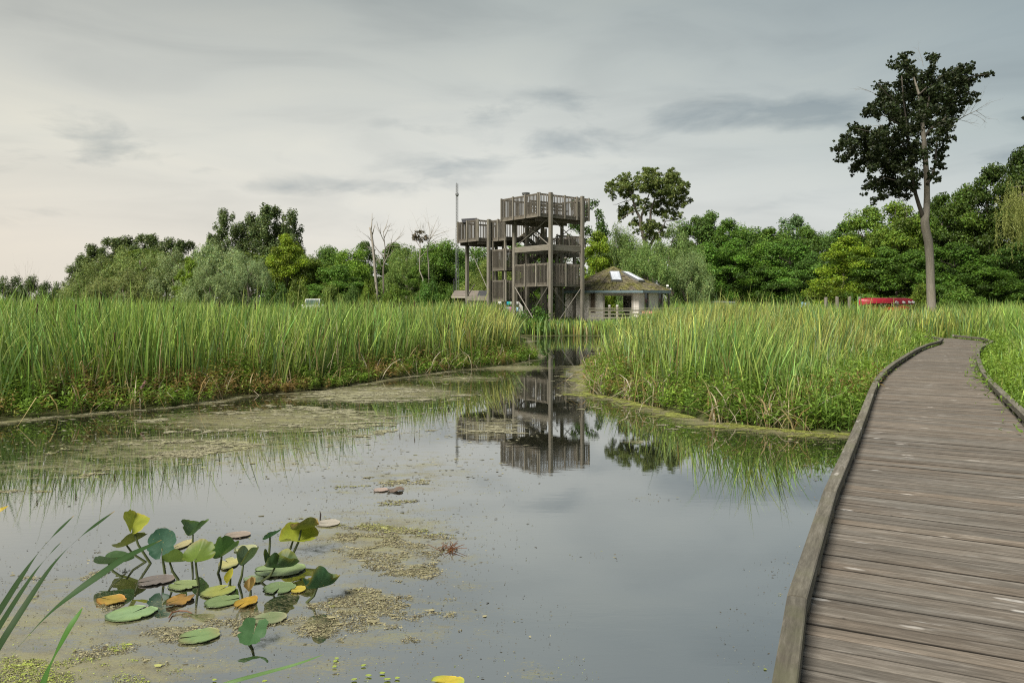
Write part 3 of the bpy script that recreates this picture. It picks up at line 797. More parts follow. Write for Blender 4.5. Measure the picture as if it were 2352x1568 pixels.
# ------------------------------------------------------------------ deck, its rail and its things in front of the boathouse
wd = empty('waterside_deck', (8.3, 52.6, .66), 'weathered waterside deck with a horizontal rail fence in front of the boathouse', 'deck')
mb = MB(); y_ = 51.9
while y_ < 54.6: mb.beam((5.4, y_, .645), (12.0, y_, .645), .135, .04); y_ += .14
mb.build('deck_boards', M['rail_wood'], wd)
mb = MB(); mb.beam((5.4, 51.82, .50), (12.0, 51.82, .50), .05, .26); mb.beam((5.38, 51.9, .50), (5.38, 54.5, .50), .05, .26)
for X in (5.6, 7.6, 9.6, 11.7): mb.beam((X, 52.0, -.4), (X, 52.0, .6), .16, .16)
mb.build('deck_frame', M['rail_wood'], wd)
for X in (5.45, 6.85, 8.3, 9.35, 10.6, 11.95):
    mb = MB(); mb.beam((X, 51.9, .55), (X, 51.9, 1.62), .10, .10); mb.build('rail_post', M['rail_wood'], wd)
for z_, hh, ww in ((1.65, .045, .16), (1.50, .10, .04), (1.25, .09, .04), (1.0, .09, .04)):
    mb = MB(); mb.beam((5.35, 51.86, z_), (12.05, 51.86, z_), ww, hh); mb.build('rail', M['rail_wood'], wd)
# ramp with rails running off to the right behind the reeds
rp = empty('ramp_walkway', (14, 58, .6), 'narrow railed ramp leading right from the boathouse deck behind the reeds', 'walkway')
A = Vector((12.2, 52.4, .64)); B = Vector((17.5, 66, .55)); dv = (B - A).normalized(); sd_ = Vector((dv.y, -dv.x, 0))
mb = MB()
for i in range(95): p = A + (B - A) * (i / 95); mb.beam(p - sd_ * .75, p + sd_ * .75, .14, .04)
mb.build('ramp_boards', M['rail_wood'], rp)
for s in (-.75, .75):
    mb = MB()
    for z_ in (1.0, .65, .35): mb.beam(A + sd_ * s + Vector((0, 0, z_)), B + sd_ * s + Vector((0, 0, z_)), .05, .09)
    r = mb.build('ramp_rail', M['rail_wood'], rp)
    for i in range(8):
        p = A + (B - A) * (i / 7) + sd_ * s; m2 = MB(); m2.beam(p - Vector((0, 0, .6)), p + Vector((0, 0, 1.04)), .10, .10); m2.build('rail_post', M['rail_wood'], r)
# two pale piles standing beyond the open doorway
for i, X in enumerate((7.15, 7.72)):
    o = empty('mooring_pile', (X, 54.3, .66), ['left pale rounded pile rising behind the deck rail in the doorway', 'right pale rounded pile rising behind the deck rail in the doorway'][i], 'pile', 'pale piles in the boathouse doorway')
    mb = MB(); mb.tube([(X, 54.3, .66), (X, 54.3, 1.74), (X, 54.3, 1.80)], [.095, .095, .06], 12); mb.build('shaft', M['trim'], o)
    mb = MB(); mb.tube([(X, 54.3, 1.78), (X, 54.3, 1.85), (X, 54.3, 1.88)], [.105, .10, .05], 12); mb.build('cap', M['white'], o)
# picnic table with a salmon cloth, and two white chairs
pt = empty('picnic_table', (9.85, 53.0, .66), 'dark wooden picnic table behind the deck rail', 'table')
mb = MB(); mb.beam((9.2, 53.0, 1.38), (10.6, 53.0, 1.38), .75, .05); mb.build('tabletop', M['tower_dark'], pt)
for s in (-.65, .65):
    mb = MB(); mb.beam((9.2, 53 + s, 1.08), (10.6, 53 + s, 1.08), .26, .05); mb.build('seat', M['tower_dark'], pt)
for X in (9.4, 10.4):
    mb = MB(); mb.beam((X, 52.5, .66), (X, 52.85, 1.36), .08, .05); mb.beam((X, 53.5, .66), (X, 53.15, 1.36), .08, .05); mb.beam((X, 52.3, 1.04), (X, 53.7, 1.04), .08, .05); mb.build('leg', M['tower_dark'], pt)
mb = MB()
for i in range(9):
    X = 9.25 + i * .13; zz = 1.43 + .03 * math.sin(i * 1.7)
    X2 = X + .13; zz2 = 1.43 + .03 * math.sin((i + 1) * 1.7)
    for (ya, za, yb, zb) in ((53.3, 0, 52.63, 0), (52.63, 0, 52.60, -.26 - .05 * math.sin(i)), ):
        mb.quad((X, ya, zz + za), (X2, ya, zz2 + za), (X2, yb, zz2 + zb), (X, yb, zz + zb))
tag(mb.build('beach_towel', M['salmon']), 'salmon pink cloth lying over the dark picnic table', 'towel')
def chair(x0, y0, rz, label):
    o = empty('patio_chair', (x0, y0, .66), label, 'chair', 'white chairs on the boathouse deck'); z0 = .66
    c_, s_ = math.cos(rz), math.sin(rz); P = lambda a, b, z: Vector((x0 + a * c_ - b * s_, y0 + a * s_ + b * c_, z0 + z))
    mb = MB(); mb.beam(P(-.24, 0, .43), P(.24, 0, .43), .46, .035); mb.build('seat', M['white'], o)
    mb = MB(); mb.beam(P(-.23, .24, .66), P(.23, .24, .66), .03, .42); mb.build('backrest', M['white'], o)
    for a, b in ((-.22, -.2), (.22, -.2), (-.22, .22), (.22, .22)):
        mb = MB(); mb.beam(P(a, b, 0), P(a, b, .42), .04, .04); mb.build('leg', M['white'], o)
    for a in (-.25, .25):
        mb = MB(); mb.beam(P(a, -.2, .64), P(a, .24, .64), .04, .03); mb.beam(P(a, -.2, .42), P(a, -.2, .63), .03, .03); mb.build('armrest', M['white'], o)
chair(11.0, 52.9, .3, 'white chair on the deck beside the dark picnic table'); chair(11.62, 53.2, -.5, 'white chair at the right end of the deck by the corner rail post')
# lamp pole right of the boathouse
lp = empty('lamp_pole', (12.2, 57.6, .5), 'slim weathered pole with a white floodlight right of the boathouse', 'lamp')
mb = MB(); mb.tube([(12.2, 57.6, .2), (12.2, 57.6, 3.18)], [.105, .095], 10); mb.build('pole', M['tower'], lp)
mb = MB(); mb.beam((12.02, 57.6, 3.20), (12.38, 57.6, 3.10), .06, .06); mb.tube([(12.1, 57.6, 3.2), (12.08, 57.5, 3.36)], [.06, .11], 10); mb.tube([(12.33, 57.6, 3.1), (12.36, 57.5, 3.05)], [.05, .09], 10); mb.build('floodlight', M['white'], lp)

# ------------------------------------------------------------------ lattice mast
mx, my = at(1049.5, 690, 72).x, 72.0
ms = empty('radio_mast', (mx, my, .4), 'slender grey steel lattice mast with a drum antenna near its top', 'mast')
def mast_r(z): return .20 if z < 5.2 else (.135 if z < 9.2 else .11)
for k in range(3):
    a = k * 2 * PI / 3 + .5; mb = MB()
    P = [(mx + mast_r(z) * math.cos(a), my + mast_r(z) * math.sin(a), z) for z in (.3, 5.1, 5.3, 9.1, 9.3, 13.55)]
    mb.tube(P, .022, 6); mb.build('leg', M['metal'], ms)
mb = MB(); z_ = .5; s = 0
while z_ < 13.4:
    r = mast_r(z_); h_ = .42 if z_ < 5.2 else .28
    for k in range(3):
        a0 = k * 2 * PI / 3 + .5; a1 = a0 + 2 * PI / 3
        p = Vector((mx + r * math.cos(a0), my + r * math.sin(a0), z_)); q = Vector((mx + r * math.cos(a1), my + r * math.sin(a1), z_ + h_))
        q0 = Vector((q.x, q.y, z_)); mb.tube([p, q], .011, 4, cap=False); mb.tube([p, q0], .009, 4, cap=False)
    z_ += h_
mb.build('lattice', M['metal'], ms)
mb = MB(); c_ = Vector((mx + .03, my - .15, 12.45)); mb.tube([c_ + Vector((0, .1, 0)), c_ + Vector((0, -.25, .03)), c_ + Vector((0, -.29, .03))], [.15, .17, .11], 16); mb.build('drum_antenna', M['metal'], ms)
mb = MB(); mb.tube([(mx - .28, my, .3), (mx - .28, my, 4.3)], .05, 6); mb.build('conduit', M['dark'], ms)

# ------------------------------------------------------------------ sheds behind the lookout
def shed(name, label, x0, x1, y, zt, roofm, wallm, depth, panels):
    o = empty(name, ((x0 + x1) / 2, y, .4), label, 'shed')
    mb = MB(); mb.box(((x0 + x1) / 2, y + depth / 2, (zt + .3) / 2), (x1 - x0, depth, zt - .3)); mb.build('wall', wallm, o)
    mb = MB(); mb.beam(((x0 + x1) / 2, y - .45, zt + .02), ((x0 + x1) / 2, y + depth + .3, zt + .55), x1 - x0 + .5, .09); mb.build('roof', roofm, o)
    mb = MB(); mb.beam((x0 - .25, y - .47, zt - .05), (x1 + .25, y - .47, zt - .05), .05, .16); mb.build('fascia', M['trim'], o)
    for (s0, s1, nm, m) in panels:
        mb = MB(); mb.box((x0 + (x1 - x0) * (s0 + s1) / 2, y - .04, (zt + .3) / 2 - .1), ((x1 - x0) * (s1 - s0), .06, zt - .75)); mb.build(nm, m, o)
    return o
n = NT('grey_lap_siding'); tcn = n.n('TexCoord'); sx = n.n('SeparateXYZ'); n.l(tcn.outputs['Object'], sx.inputs[0])
lap = n.math('FRACT', n.math('MULTIPLY', sx.outputs[2], 6.0)); f_ = n.noise(tcn.outputs['Object'], 1, 5, .6, 0, (.6, 4, 9))
c = n.ramp(f_, [(.3, (.12, .12, .115)), (.7, (.26, .255, .24))]); c = n.mix(n.ramp(lap, [(0, (.9, .9, .9)), (.16, (0, 0, 0))]), c, (.03, .03, .03))
M['lap'] = n.done(n.principled(c, .85, n.bump(lap, .6, .03), spec=.2).outputs[0])
M['roofing'] = m_plain('weathered_roofing', (.15, .13, .11), .9, 0, .3, 1.5)
M['darkroof'] = m_plain('dark_roofing', (.035, .036, .038), .8)
M['cream'] = m_plain('cream_panel', (.50, .47, .41), .7, 0, .12, 2)
Ys = 66.0
shed('boat_shed', 'low cream shed with white doors and a shabby flat roof behind the lookout posts', at(1044, 690, Ys).x, at(1101, 690, Ys).x, Ys, 2.55, M['roofing'], M['brown'], 3.2, [(.03, .10, 'post', M['cream']), (.42, .56, 'door', M['white']), (.62, .70, 'post', M['cream']), (.74, .97, 'door', M['cream'])])
shed('storage_shed', 'grey shed of horizontal boards with a dark roof behind the lookout posts', at(1103, 690, 64).x, at(1153, 690, 64).x, 64.0, 2.50, M['darkroof'], M['lap'], 3, [(.0, .035, 'corner_board', M['lap'])])

# ------------------------------------------------------------------ paddle boards on a rack under the tower
rk = empty('board_rack', (-.25, 62, .4), 'timber rack holding two colourful paddle boards behind the tower legs', 'rack')
for X in (-1.0, .55):
    mb = MB(); mb.beam((X, 62.0, .3), (X, 62.0, 2.35), .10, .10); mb.build('upright', M['tower'], rk)
    mb = MB(); mb.beam((X, 61.5, 1.72), (X, 62.5, 1.72), .07, .07); mb.beam((X, 61.5, 1.10), (X, 62.5, 1.10), .07, .07); mb.build('arm', M['tower'], rk)
def board(z0, label, stops, x0, x1):
    n = NT('paddle_board_print'); tcn = n.n('TexCoord'); sx = n.n('SeparateXYZ'); n.l(tcn.outputs['Object'], sx.inputs[0])
    f_ = n.math('ADD', n.math('MULTIPLY', sx.outputs[0], 1 / (x1 - x0)), n.math('MULTIPLY', n.noise(tcn.outputs['Object'], 2.2, 3), .12))
    m = n.done(n.principled(n.ramp(n.math('ADD', f_, .44), stops), .35).outputs[0])
    V = []; N = 22; xm = (x0 + x1) / 2
    mb = MB(); prof = []
    for i in range(N + 1):
        s = i / N; w_ = .40 * (max(0, 1 - abs(2 * s - 1) ** 2.6)) ** .6 + .005; X = x0 + (x1 - x0) * s
        for k in range(10):
            t_ = 2 * PI * k / 10
            V.append((X, 61.95 + .085 * math.sin(t_) * min(1, w_ * 6), z0 + w_ * math.cos(t_) * .62))
    Fc = [(i * 10 + k, i * 10 + (k + 1) % 10, (i + 1) * 10 + (k + 1) % 10, (i + 1) * 10 + k) for i in range(N) for k in range(10)]
    Fc += [tuple(range(9, -1, -1)), tuple(range(N * 10, N * 10 + 10))]
    mb.add([Vector(v) - Vector((xm, 0, 0)) for v in V], Fc)
    o = mb.build('paddle_board', m, smooth=True); o.location.x = xm
    tag(o, label, 'paddle board', 'paddle boards on the rack')
board(2.03, 'white paddle board with blue and green middle on the upper rack arms', [(.0, (.62, .64, .64)), (.33, (.62, .64, .64)), (.36, (.03, .30, .55)), (.46, (.04, .42, .52)), (.53, (.08, .45, .18)), (.56, (.62, .64, .64)), (1, (.6, .62, .62))], -1.45, 1.0)
board(1.42, 'blue and pink patterned paddle board on the lower rack arms', [(.0, (.5, .10, .06)), (.2, (.5, .5, .55)), (.40, (.20, .38, .60)), (.52, (.50, .10, .28)), (.62, (.08, .35, .60)), (.75, (.3, .5, .65)), (1, (.55, .58, .6))], -1.35, .95)
mb = MB(); 
for i in range(7):
    a = .75 + i * .05
    mb.tube([(.62 + i * .035, 61.8 + .03 * (i % 2), 2.3 - i * .06), (.70 + i * .05, 61.8, .45)], .05, 6)
tag(mb.build('hanging_tarp', M['white']), 'white tarp hanging at the right end of the paddle board rack', 'tarp')

# ------------------------------------------------------------------ canoes on a rack, right
def canoe_mesh(name, L, mat):
    mb = MB(); N = 24; m = 12; V = []
    for i in range(N + 1):
        s = i / N * 2 - 1; w_ = .44 * max(0.0, 1 - abs(s) ** 2.2) ** .75 + .012; sheer = .16 * abs(s) ** 3
        for k in range(m + 1):
            t_ = PI * k / m
            V.append((s * L / 2, w_ * math.cos(t_), .40 * math.sin(t_) ** .7 * (1 - .35 * abs(s) ** 6) - sheer * (1 - math.sin(t_))))
    st_ = m + 1
    Fc = [(i * st_ + k, i * st_ + k + 1, (i + 1) * st_ + k + 1, (i + 1) * st_ + k) for i in range(N) for k in range(m)]
    mb.add(V, Fc)
    return mb
Yc = 57.0
cr = empty('canoe_rack', (at(2036, 690, Yc).x, Yc, .5), 'timber rack with braced frames carrying red canoes near the tall tree', 'rack')
cx0 = at(1975, 690, Yc).x
for px in (2008, 2046):
    for yy in (-.9, 2.2):
        X = at(px, 690, Yc).x
        mb = MB(); mb.beam((X, Yc + yy, .3), (X, Yc + yy, 2.12), .10, .10); mb.build('upright', M['tower'], cr)
    mb = MB(); mb.beam((X, Yc - 1.1, 1.92), (X, Yc + 2.4, 1.92), .08, .10); mb.beam((X, Yc - 1.1, 1.36), (X, Yc + 2.4, 1.36), .08, .10); mb.build('arm', M['tower'], cr)
xa, xb = at(2008, 690, Yc).x, at(2046, 690, Yc).x
mb = MB(); mb.beam((xa, Yc - .95, 2.0), (xb, Yc - .95, 2.0), .05, .09); mb.build('rail', M['trim'], cr)
mb = MB(); mb.beam((xa + .05, Yc - .95, 1.5), (xa + .45, Yc - .95, 1.95), .05, .06); mb.beam((xb - .05, Yc - .95, 1.5), (xb - .45, Yc - .95, 1.95), .05, .06); mb.build('brace', M['trim'], cr)
labs = [('front red canoe keel up on the top arms of the rack', 2.75, 1.36), ('second red canoe keel up on the top arms just behind the front one', 3.1, 1.76), ('third red canoe keel up on the rack, its white end showing', 3.2, 2.22), ('rearmost red canoe keel up on the rack, reaching farthest right', 3.2, 2.56)]
for i, (lb, L, dx) in enumerate(labs):
    dx += (-.6 + i * .85) * .47
    o = empty('canoe', (cx0 + dx, Yc - .6 + i * .85, 2.0), lb, 'canoe', 'red canoes on the rack'); o.rotation_euler.z = -.10
    mb = canoe_mesh('hull', L, None); h_ = mb.build('hull', M['canoe'], None, True); h_.parent = o
    m2 = MB(); m2.tube([(-L / 2, 0, -.12), (-L / 2 + .3, 0, .0), (0, 0, .03), (L / 2 - .3, 0, 0), (L / 2, 0, -.12)], .022, 6); g_ = m2.build('gunwale', M['canoe'], None); g_.parent = o
    m2 = MB(); m2.tube([(L / 2 - .12, -.02, .06), (L / 2 + .05, -.16, .02)], [.125, .10], 12); e_ = m2.build('end_float', M['white'], None); e_.parent = o
for i, (lb, dx) in enumerate((('orange red canoe on the lower rack arms in front', 1.9), ('orange red canoe on the lower rack arms behind, half hidden by grass', 2.5))):
    o = empty('canoe', (cx0 + dx, Yc - .5 + i * 1.1, 1.41), lb, 'canoe', 'orange canoes on the lower arms'); o.rotation_euler.z = -.06
    mb = canoe_mesh('hull', 3.2, None); h_ = mb.build('hull', M['canoe_orange'], None, True); h_.parent = o
    m2 = MB(); m2.tube([(-1.6, 0, -.12), (0, 0, .03), (1.6, 0, -.12)], .022, 6); g_ = m2.build('gunwale', M['canoe_orange'], None); g_.parent = o
# timber posts by the car park
for i, (px, top, lb) in enumerate(((1857, 693, 'short timber post, the shortest in the row left of the canoes'), (1897, 683, 'timber post left of the parked car in the row of posts'), (1923, 682, 'timber post in front of the parked car'), (1951, 682, 'timber post between the parked car and the canoe rack'), (1974.5, 682, 'timber post at the left end of the red canoes'))):
    p = at(px, top, 60.0); mb = MB(); mb.tube([(p.x, 60, .3), (p.x + random.uniform(-.02, .02), 60, p.z), (p.x, 60, p.z + .02)], [.15, .135, .10], 10)
    tag(mb.build('timber_post', M['tower']), lb, 'post', 'timber posts by the car park')
# cars
def car(name, label, loc, rz, paint, suv=False, rear=True):
    o = empty(name, loc, label, 'car'); o.rotation_euler.z = rz
    hgt = 1.66 if suv else 1.45
    prof = [(-2.1, .35), (-2.15, .62), (-2.05, .92), (-1.15, 1.0), (-.55, hgt - .04), (.2, hgt), (1.35 if not suv else 1.75, hgt - .06), (1.95 if not suv else 2.1, 1.02), (2.15, .9), (2.18, .5), (2.05, .3)]
    def ring(y, sc):
        return [(px_, y * (1.0 if pz < 1.0 else .80), pz) for px_, pz in prof]
    mb = MB(); V = ring(-.86, 1) + ring(.86, 1); n_ = len(prof)
    Fc = [(i, (i + 1) % n_, n_ + (i + 1) % n_, n_ + i) for i in range(n_)] + [tuple(range(n_ - 1, -1, -1)), tuple(range(n_, 2 * n_))]
    mb.add(V, Fc); b_ = mb.build('body', paint, None); b_.parent = o
    bv = b_.modifiers.new('bevel', 'BEVEL'); bv.width = .05; bv.segments = 2
    def glass(P):
        m2 = MB(); m2.add(P, [(0, 1, 2, 3)]); w_ = m2.build('window', M['glass'], None); w_.parent = o
    glass([(-1.12, -.68, 1.03), (-1.12, .68, 1.03), (-.60, .62, hgt - .08), (-.60, -.62, hgt - .08)])
    e = 1.35 if not suv else 1.75; e2 = 1.95 if not suv else 2.1
    glass([(e2 - .02, -.66, 1.06), (e2 - .02, .66, 1.06), (e + .08, .60, hgt - .12), (e + .08, -.60, hgt - .12)])
    for s in (-1, 1):
        glass([(-1.0, s * .80, 1.05), (e2 - .2, s * .80, 1.05), (e - .05, s * .715, hgt - .12), (-.5, s * .715, hgt - .12)])
        for X in (-1.35, 1.35):
            m2 = MB(); m2.tube([(X, s * .70, .33), (X, s * .89, .33)], .33, 18); w_ = m2.build('wheel', M['black'], None); w_.parent = o
            m2 = MB(); m2.tube([(X, s * .86, .33), (X, s * .905, .33)], .2, 14); r_ = m2.build('rim', M['metal'], None); r_.parent = w_
        m2 = MB(); m2.box((2.14, s * .68, .86), (.06, .26, .2)); l_ = m2.build('tail_light', M['lamp_red'], None); l_.parent = o
        m2 = MB(); m2.box((-2.1, s * .62, .74), (.08, .32, .14)); l_ = m2.build('headlight', M['white'], None); l_.parent = o
        m2 = MB(); m2.box((-.85, s * .95, 1.06), (.12, .18, .12)); l_ = m2.build('mirror', paint, None); l_.parent = o
    return o
car('parked_car', 'silver car facing the marsh between the timber posts', (at(1919, 690, 88).x, 88, .47), PI / 2 + .1, M['car_silver'])
car('parked_car', 'silver car with red tail lights behind the reeds right of the lamp pole', (at(1652, 690, 84).x, 84, .47), -PI / 2 + .5, M['car_silver'], True)
car('parked_car', 'white car half hidden beside the yellow kayak', (at(1615, 690, 92).x, 92, .47), -PI / 2 + .3, M['car_white'])
car('parked_car', 'white car roof showing above the reeds before the green thicket', (at(719, 690, 71).x, 71, .70), PI / 2 + .2, M['car_white'], True)
# yellow kayak, blue chair
o = empty('kayak', (at(1601, 690, 76).x, 76, 1.22), 'yellow kayak bow showing above the reeds left of the cars', 'kayak'); o.rotation_euler.z = .3
mb = canoe_mesh('hull', 2.4, None); h_ = mb.build('hull', M['yellow'], None, True); h_.parent = o
mb = MB(); mb.tube([(-.35, 0, .36), (-.3, 0, .44), (.3, 0, .44), (.35, 0, .36)], [.16, .2, .2, .16], 10); h_ = mb.build('cockpit_rim', M['dark'], None); h_.parent = o
ko = empty('kayak_stand', (at(1601, 690, 76).x, 76, .47), 'low timber stand under the yellow kayak', 'stand')
for s in (-.5, .5):
    mb = MB(); X = at(1601, 690, 76).x + s; mb.beam((X, 76 - .4, 1.12), (X, 76.4, 1.12), .08, .08); mb.beam((X, 76 - .3, .3), (X, 76 - .3, 1.1), .08, .08); mb.beam((X, 76.3, .3), (X, 76.3, 1.1), .08, .08); mb.build('trestle', M['tower'], ko)
P = at(1851, 690, 78); o = empty('folding_chair', (P.x, 78, .47), 'pale blue folding chair in front of the dark trees', 'chair')
mb = MB(); mb.beam((P.x - .28, 78.1, 1.45), (P.x - .16, 78.1, 2.0), .5, .05, up=(0, 1, 0)); mb.build('backrest', M['blue'], o)
mb = MB(); mb.beam((P.x - .3, 78, 1.4), (P.x + .3, 78, 1.35), .5, .05); mb.build('seat', M['blue'], o)
for s in (-.22, .22):
    mb = MB(); mb.beam((P.x - .28, 78 + s, .47), (P.x + .28, 78 + s, 1.35), .04, .04); mb.beam((P.x + .28, 78 + s, .47), (P.x - .28, 78 + s, 1.4), .04, .04); mb.build('leg', M['metal'], o)
# ------------------------------------------------------------------ trees
def leaf_cloud(lumps, per, size, rg, col, aspect=.62, up=.35, outw=.7, hang=0.0, var=.25, shell=.45, lumpvar=.18):
    """many small leaf faces spread through a set of ellipsoids. lumps (n,6): centre, radii"""
    lumps = np.asarray(lumps, float); vol = (lumps[:, 3] * lumps[:, 4] * lumps[:, 5]) ** (2 / 3)
    cnt = np.maximum(6, (per * vol / vol.mean()).astype(int))
    k = np.repeat(np.arange(len(lumps)), cnt); N = len(k)
    d = rg.normal(size=(N, 3)); d /= np.linalg.norm(d, axis=1)[:, None]
    r = rg.random(N) ** shell
    # ragged outline: push in and out with a noise of direction
    rag = .72 + .5 * vnoise(d[:, 0] * 2.3 + k * 7.1, d[:, 2] * 2.3 + d[:, 1] * 1.7 + k * 3.3, 5)
    P = lumps[k, :3] + d * lumps[k, 3:] * (r * rag)[:, None]
    nrm = d * outw + rg.normal(size=(N, 3)) * .55 + np.array([0, 0, up]); nrm /= np.linalg.norm(nrm, axis=1)[:, None]
    t = rg.normal(size=(N, 3)); t[:, 2] -= hang * 3
    t -= nrm * (t * nrm).sum(1)[:, None]; t /= np.linalg.norm(t, axis=1)[:, None] + 1e-9
    b = np.cross(nrm, t)
    s = size * (.6 + .8 * rg.random(N)); l = s[:, None] * t * .5; w_ = s[:, None] * b * .5 * aspect
    q = (s * .12)[:, None] * nrm
    V = np.stack([P - l, P + w_ * 1.0 - q, P + l, P - w_ - q], 1).reshape(-1, 3)
    Fq = np.arange(4 * N).reshape(N, 4)
    lc = 1 + lumpvar * rg.normal(size=len(lumps))
    c = np.array(col)[None, :] * (lc[k] * (1 + var * rg.normal(size=N)))[:, None]
    hue = rg.normal(size=N) * .10
    c = c * np.stack([1 + hue, np.ones(N), 1 - hue * .4], 1)
    c = np.clip(c, .004, .9)
    return V, Fq, np.repeat(c, 4, 0)

def limb(mb, p0, p1, r0, r1, rg, n=5, wob=.06, sides=7, sag=0):
    p0 = np.array(p0, float); p1 = np.array(p1, float); L = np.linalg.norm(p1 - p0)
    pts = []; rr = []
    for i in range(n + 1):
        s = i / n; p = p0 + (p1 - p0) * s + rg.normal(size=3) * wob * L * math.sin(PI * s) * .5
        p[2] += sag * L * math.sin(PI * s); pts.append(p); rr.append(r0 + (r1 - r0) * s)
    mb.tube(pts, rr, sides)
    return pts

def proto_tree(kind, seed):
    """unit-scale prototypes about 12 m tall; returns (root, crown, trunk)"""
    rg = np.random.default_rng(seed); H = 12.0
    lumps = []
    mb = MB()
    if kind == 'broad':
        R = 4.6; tr = .26
        n = 58
        for i in range(n):
            a = rg.random() * 2 * PI; zf = rg.random() ** .85
            prof = math.sin(PI * min(1, .22 + zf * .80)) ** .55
            rad = R * prof * (.50 + .5 * rg.random())
            z = .6 + zf * (H - 1.5)
            s = rg.uniform(.75, 1.45) * (1.1 - .25 * zf)
            lumps.append((rad * math.cos(a), rad * math.sin(a), z, s * 1.2, s * 1.2, s * .62))
        for i in range(6): lumps.append((rg.normal() * 1.2, rg.normal() * 1.2, rg.uniform(2.5, H - 2), 1.6, 1.6, 1.5))
        V, Fq, c = leaf_cloud(lumps, 400, .25, rg, (.104, .160, .028), up=.55, lumpvar=.26)
    elif kind == 'round':
        R = 4.2; tr = .24
        n = 46
        for i in range(n):
            d = rg.normal(size=3); d /= np.linalg.norm(d); d[2] = d[2] * .95
            r = rg.uniform(.55, 1.0); s = rg.uniform(.9, 1.7)
            lumps.append((d[0] * R * r * .86, d[1] * R * r * .86, 6.1 + d[2] * 4.9 * r, s, s, s * .85))
        for i in range(8): lumps.append((rg.normal() * 1, rg.normal() * 1, rg.uniform(2.5, H - 2), 1.7, 1.7, 1.6))
        for i in range(12):
            a = rg.random() * 6.28; lumps.append((math.cos(a) * R * .7, math.sin(a) * R * .7, rg.uniform(.4, 2.4), 1.3, 1.3, .9))
        V, Fq, c = leaf_cloud(lumps, 420, .23, rg, (.104, .160, .032), up=.35, lumpvar=.26)
    elif kind == 'poplar':
        tr = .22
        n = 64
        for i in range(n):
            a = rg.random() * 2 * PI; zf = rg.random() ** .9; z = 2.6 + zf * (H - 3.4)
            rad = (2.3 * math.sin(PI * min(1, .16 + zf * .78)) ** .7) * rg.uniform(.35, 1)
            s = rg.uniform(.5, .95) * (1.15 - .4 * zf)
            lumps.append((rad * math.cos(a), rad * math.sin(a), z, s * .85, s * .85, s * 1.35))
        V, Fq, c = leaf_cloud(lumps, 230, .20, rg, (.115, .165, .06), up=.1, lumpvar=.2)
    elif kind == 'willow':
        R = 5.2; tr = .3; H = 9.5
        n = 66
        for i in range(n):
            a = rg.random() * 2 * PI; d = rg.random() ** .5; zf = math.sqrt(max(0, 1 - d * d * .85))
            z = .9 + zf * (H - 1.9) * rg.uniform(.62, 1); s = rg.uniform(.7, 1.3)
            lumps.append((R * d * math.cos(a), R * d * math.sin(a), z, s * 1.05, s * 1.05, s * 1.0))
        for i in range(16):
            a = rg.random() * 2 * PI; lumps.append((R * .85 * math.cos(a), R * .85 * math.sin(a), rg.uniform(.5, 2.2), 1.2, 1.2, 1.3))
        V, Fq, c = leaf_cloud(lumps, 420, .27, rg, (.215, .255, .13), aspect=.24, up=.25, hang=.25, outw=.6, lumpvar=.14, var=.3)
    elif kind == 'sparse':
        R = 3.4; tr = .2
        n = 38
        for i in range(n):
            a = rg.random() * 2 * PI; zf = rg.random(); z = 4.0 + zf * (H - 4.8)
            rad = R * math.sin(PI * min(1, .25 + zf * .68)) ** .6 * rg.uniform(.3, 1); s = rg.uniform(.55, 1.0)
            lumps.append((rad * math.cos(a), rad * math.sin(a), z, s, s, s * .8))
        V, Fq, c = leaf_cloud(lumps, 170, .24, rg, (.075, .12, .03), up=.3, lumpvar=.15)
    elif kind == 'shrub':
        H = 5.0; tr = .08
        for i in range(26):
            a = rg.random() * 2 * PI; d = rg.random() ** .5; z = .5 + (1 - d * d) * 3.6 * rg.uniform(.5, 1); s = rg.uniform(.5, .95)
            lumps.append((3.0 * d * math.cos(a), 3.0 * d * math.sin(a), z, s * 1.2, s * 1.2, s))
        V, Fq, c = leaf_cloud(lumps, 260, .2, rg, (.085, .135, .038), up=.3, lumpvar=.2)
    lumps = np.array(lumps)
    root = empty({'broad': 'broadleaf_tree', 'round': 'leafy_tree', 'poplar': 'poplar_tree', 'willow': 'willow_tree', 'sparse': 'open_tree', 'shrub': 'shrub'}[kind])
    crown = np_obj('crown', V, [Fq], M['leaf'], root, c)
    top = H * (.72 if kind != 'shrub' else .5)
    spine = limb(mb, (0, 0, -.3), (rg.normal() * .3, rg.normal() * .3, top), tr, tr * .28, rg, 7, .05, 8)
    sel = lumps[np.argsort(-lumps[:, 3])][: (22 if kind in ('sparse', 'poplar') else 14)]
    for L_ in sel:
        s = np.clip((L_[2] - np.hypot(L_[0], L_[1]) * .6) / top, .12, .95); b0 = spine[int(s * 7)]
        limb(mb, b0, L_[:3], tr * .34, tr * .08, rg, 4, .12, 5, .05)
    tk = mb.build('trunk', M['bark'], root, True)
    span = {'broad': 11.0, 'round': 9.6, 'poplar': 5.0, 'willow': 11.5, 'sparse': 7.4, 'shrub': 6.8}[kind]
    zt = float(np.percentile(V[:, 2], 99.8))
    return dict(root=root, crown=crown, trunk=tk, H=zt, W=float(np.percentile(V[:, 0], 99) - np.percentile(V[:, 0], 1)), used=False)

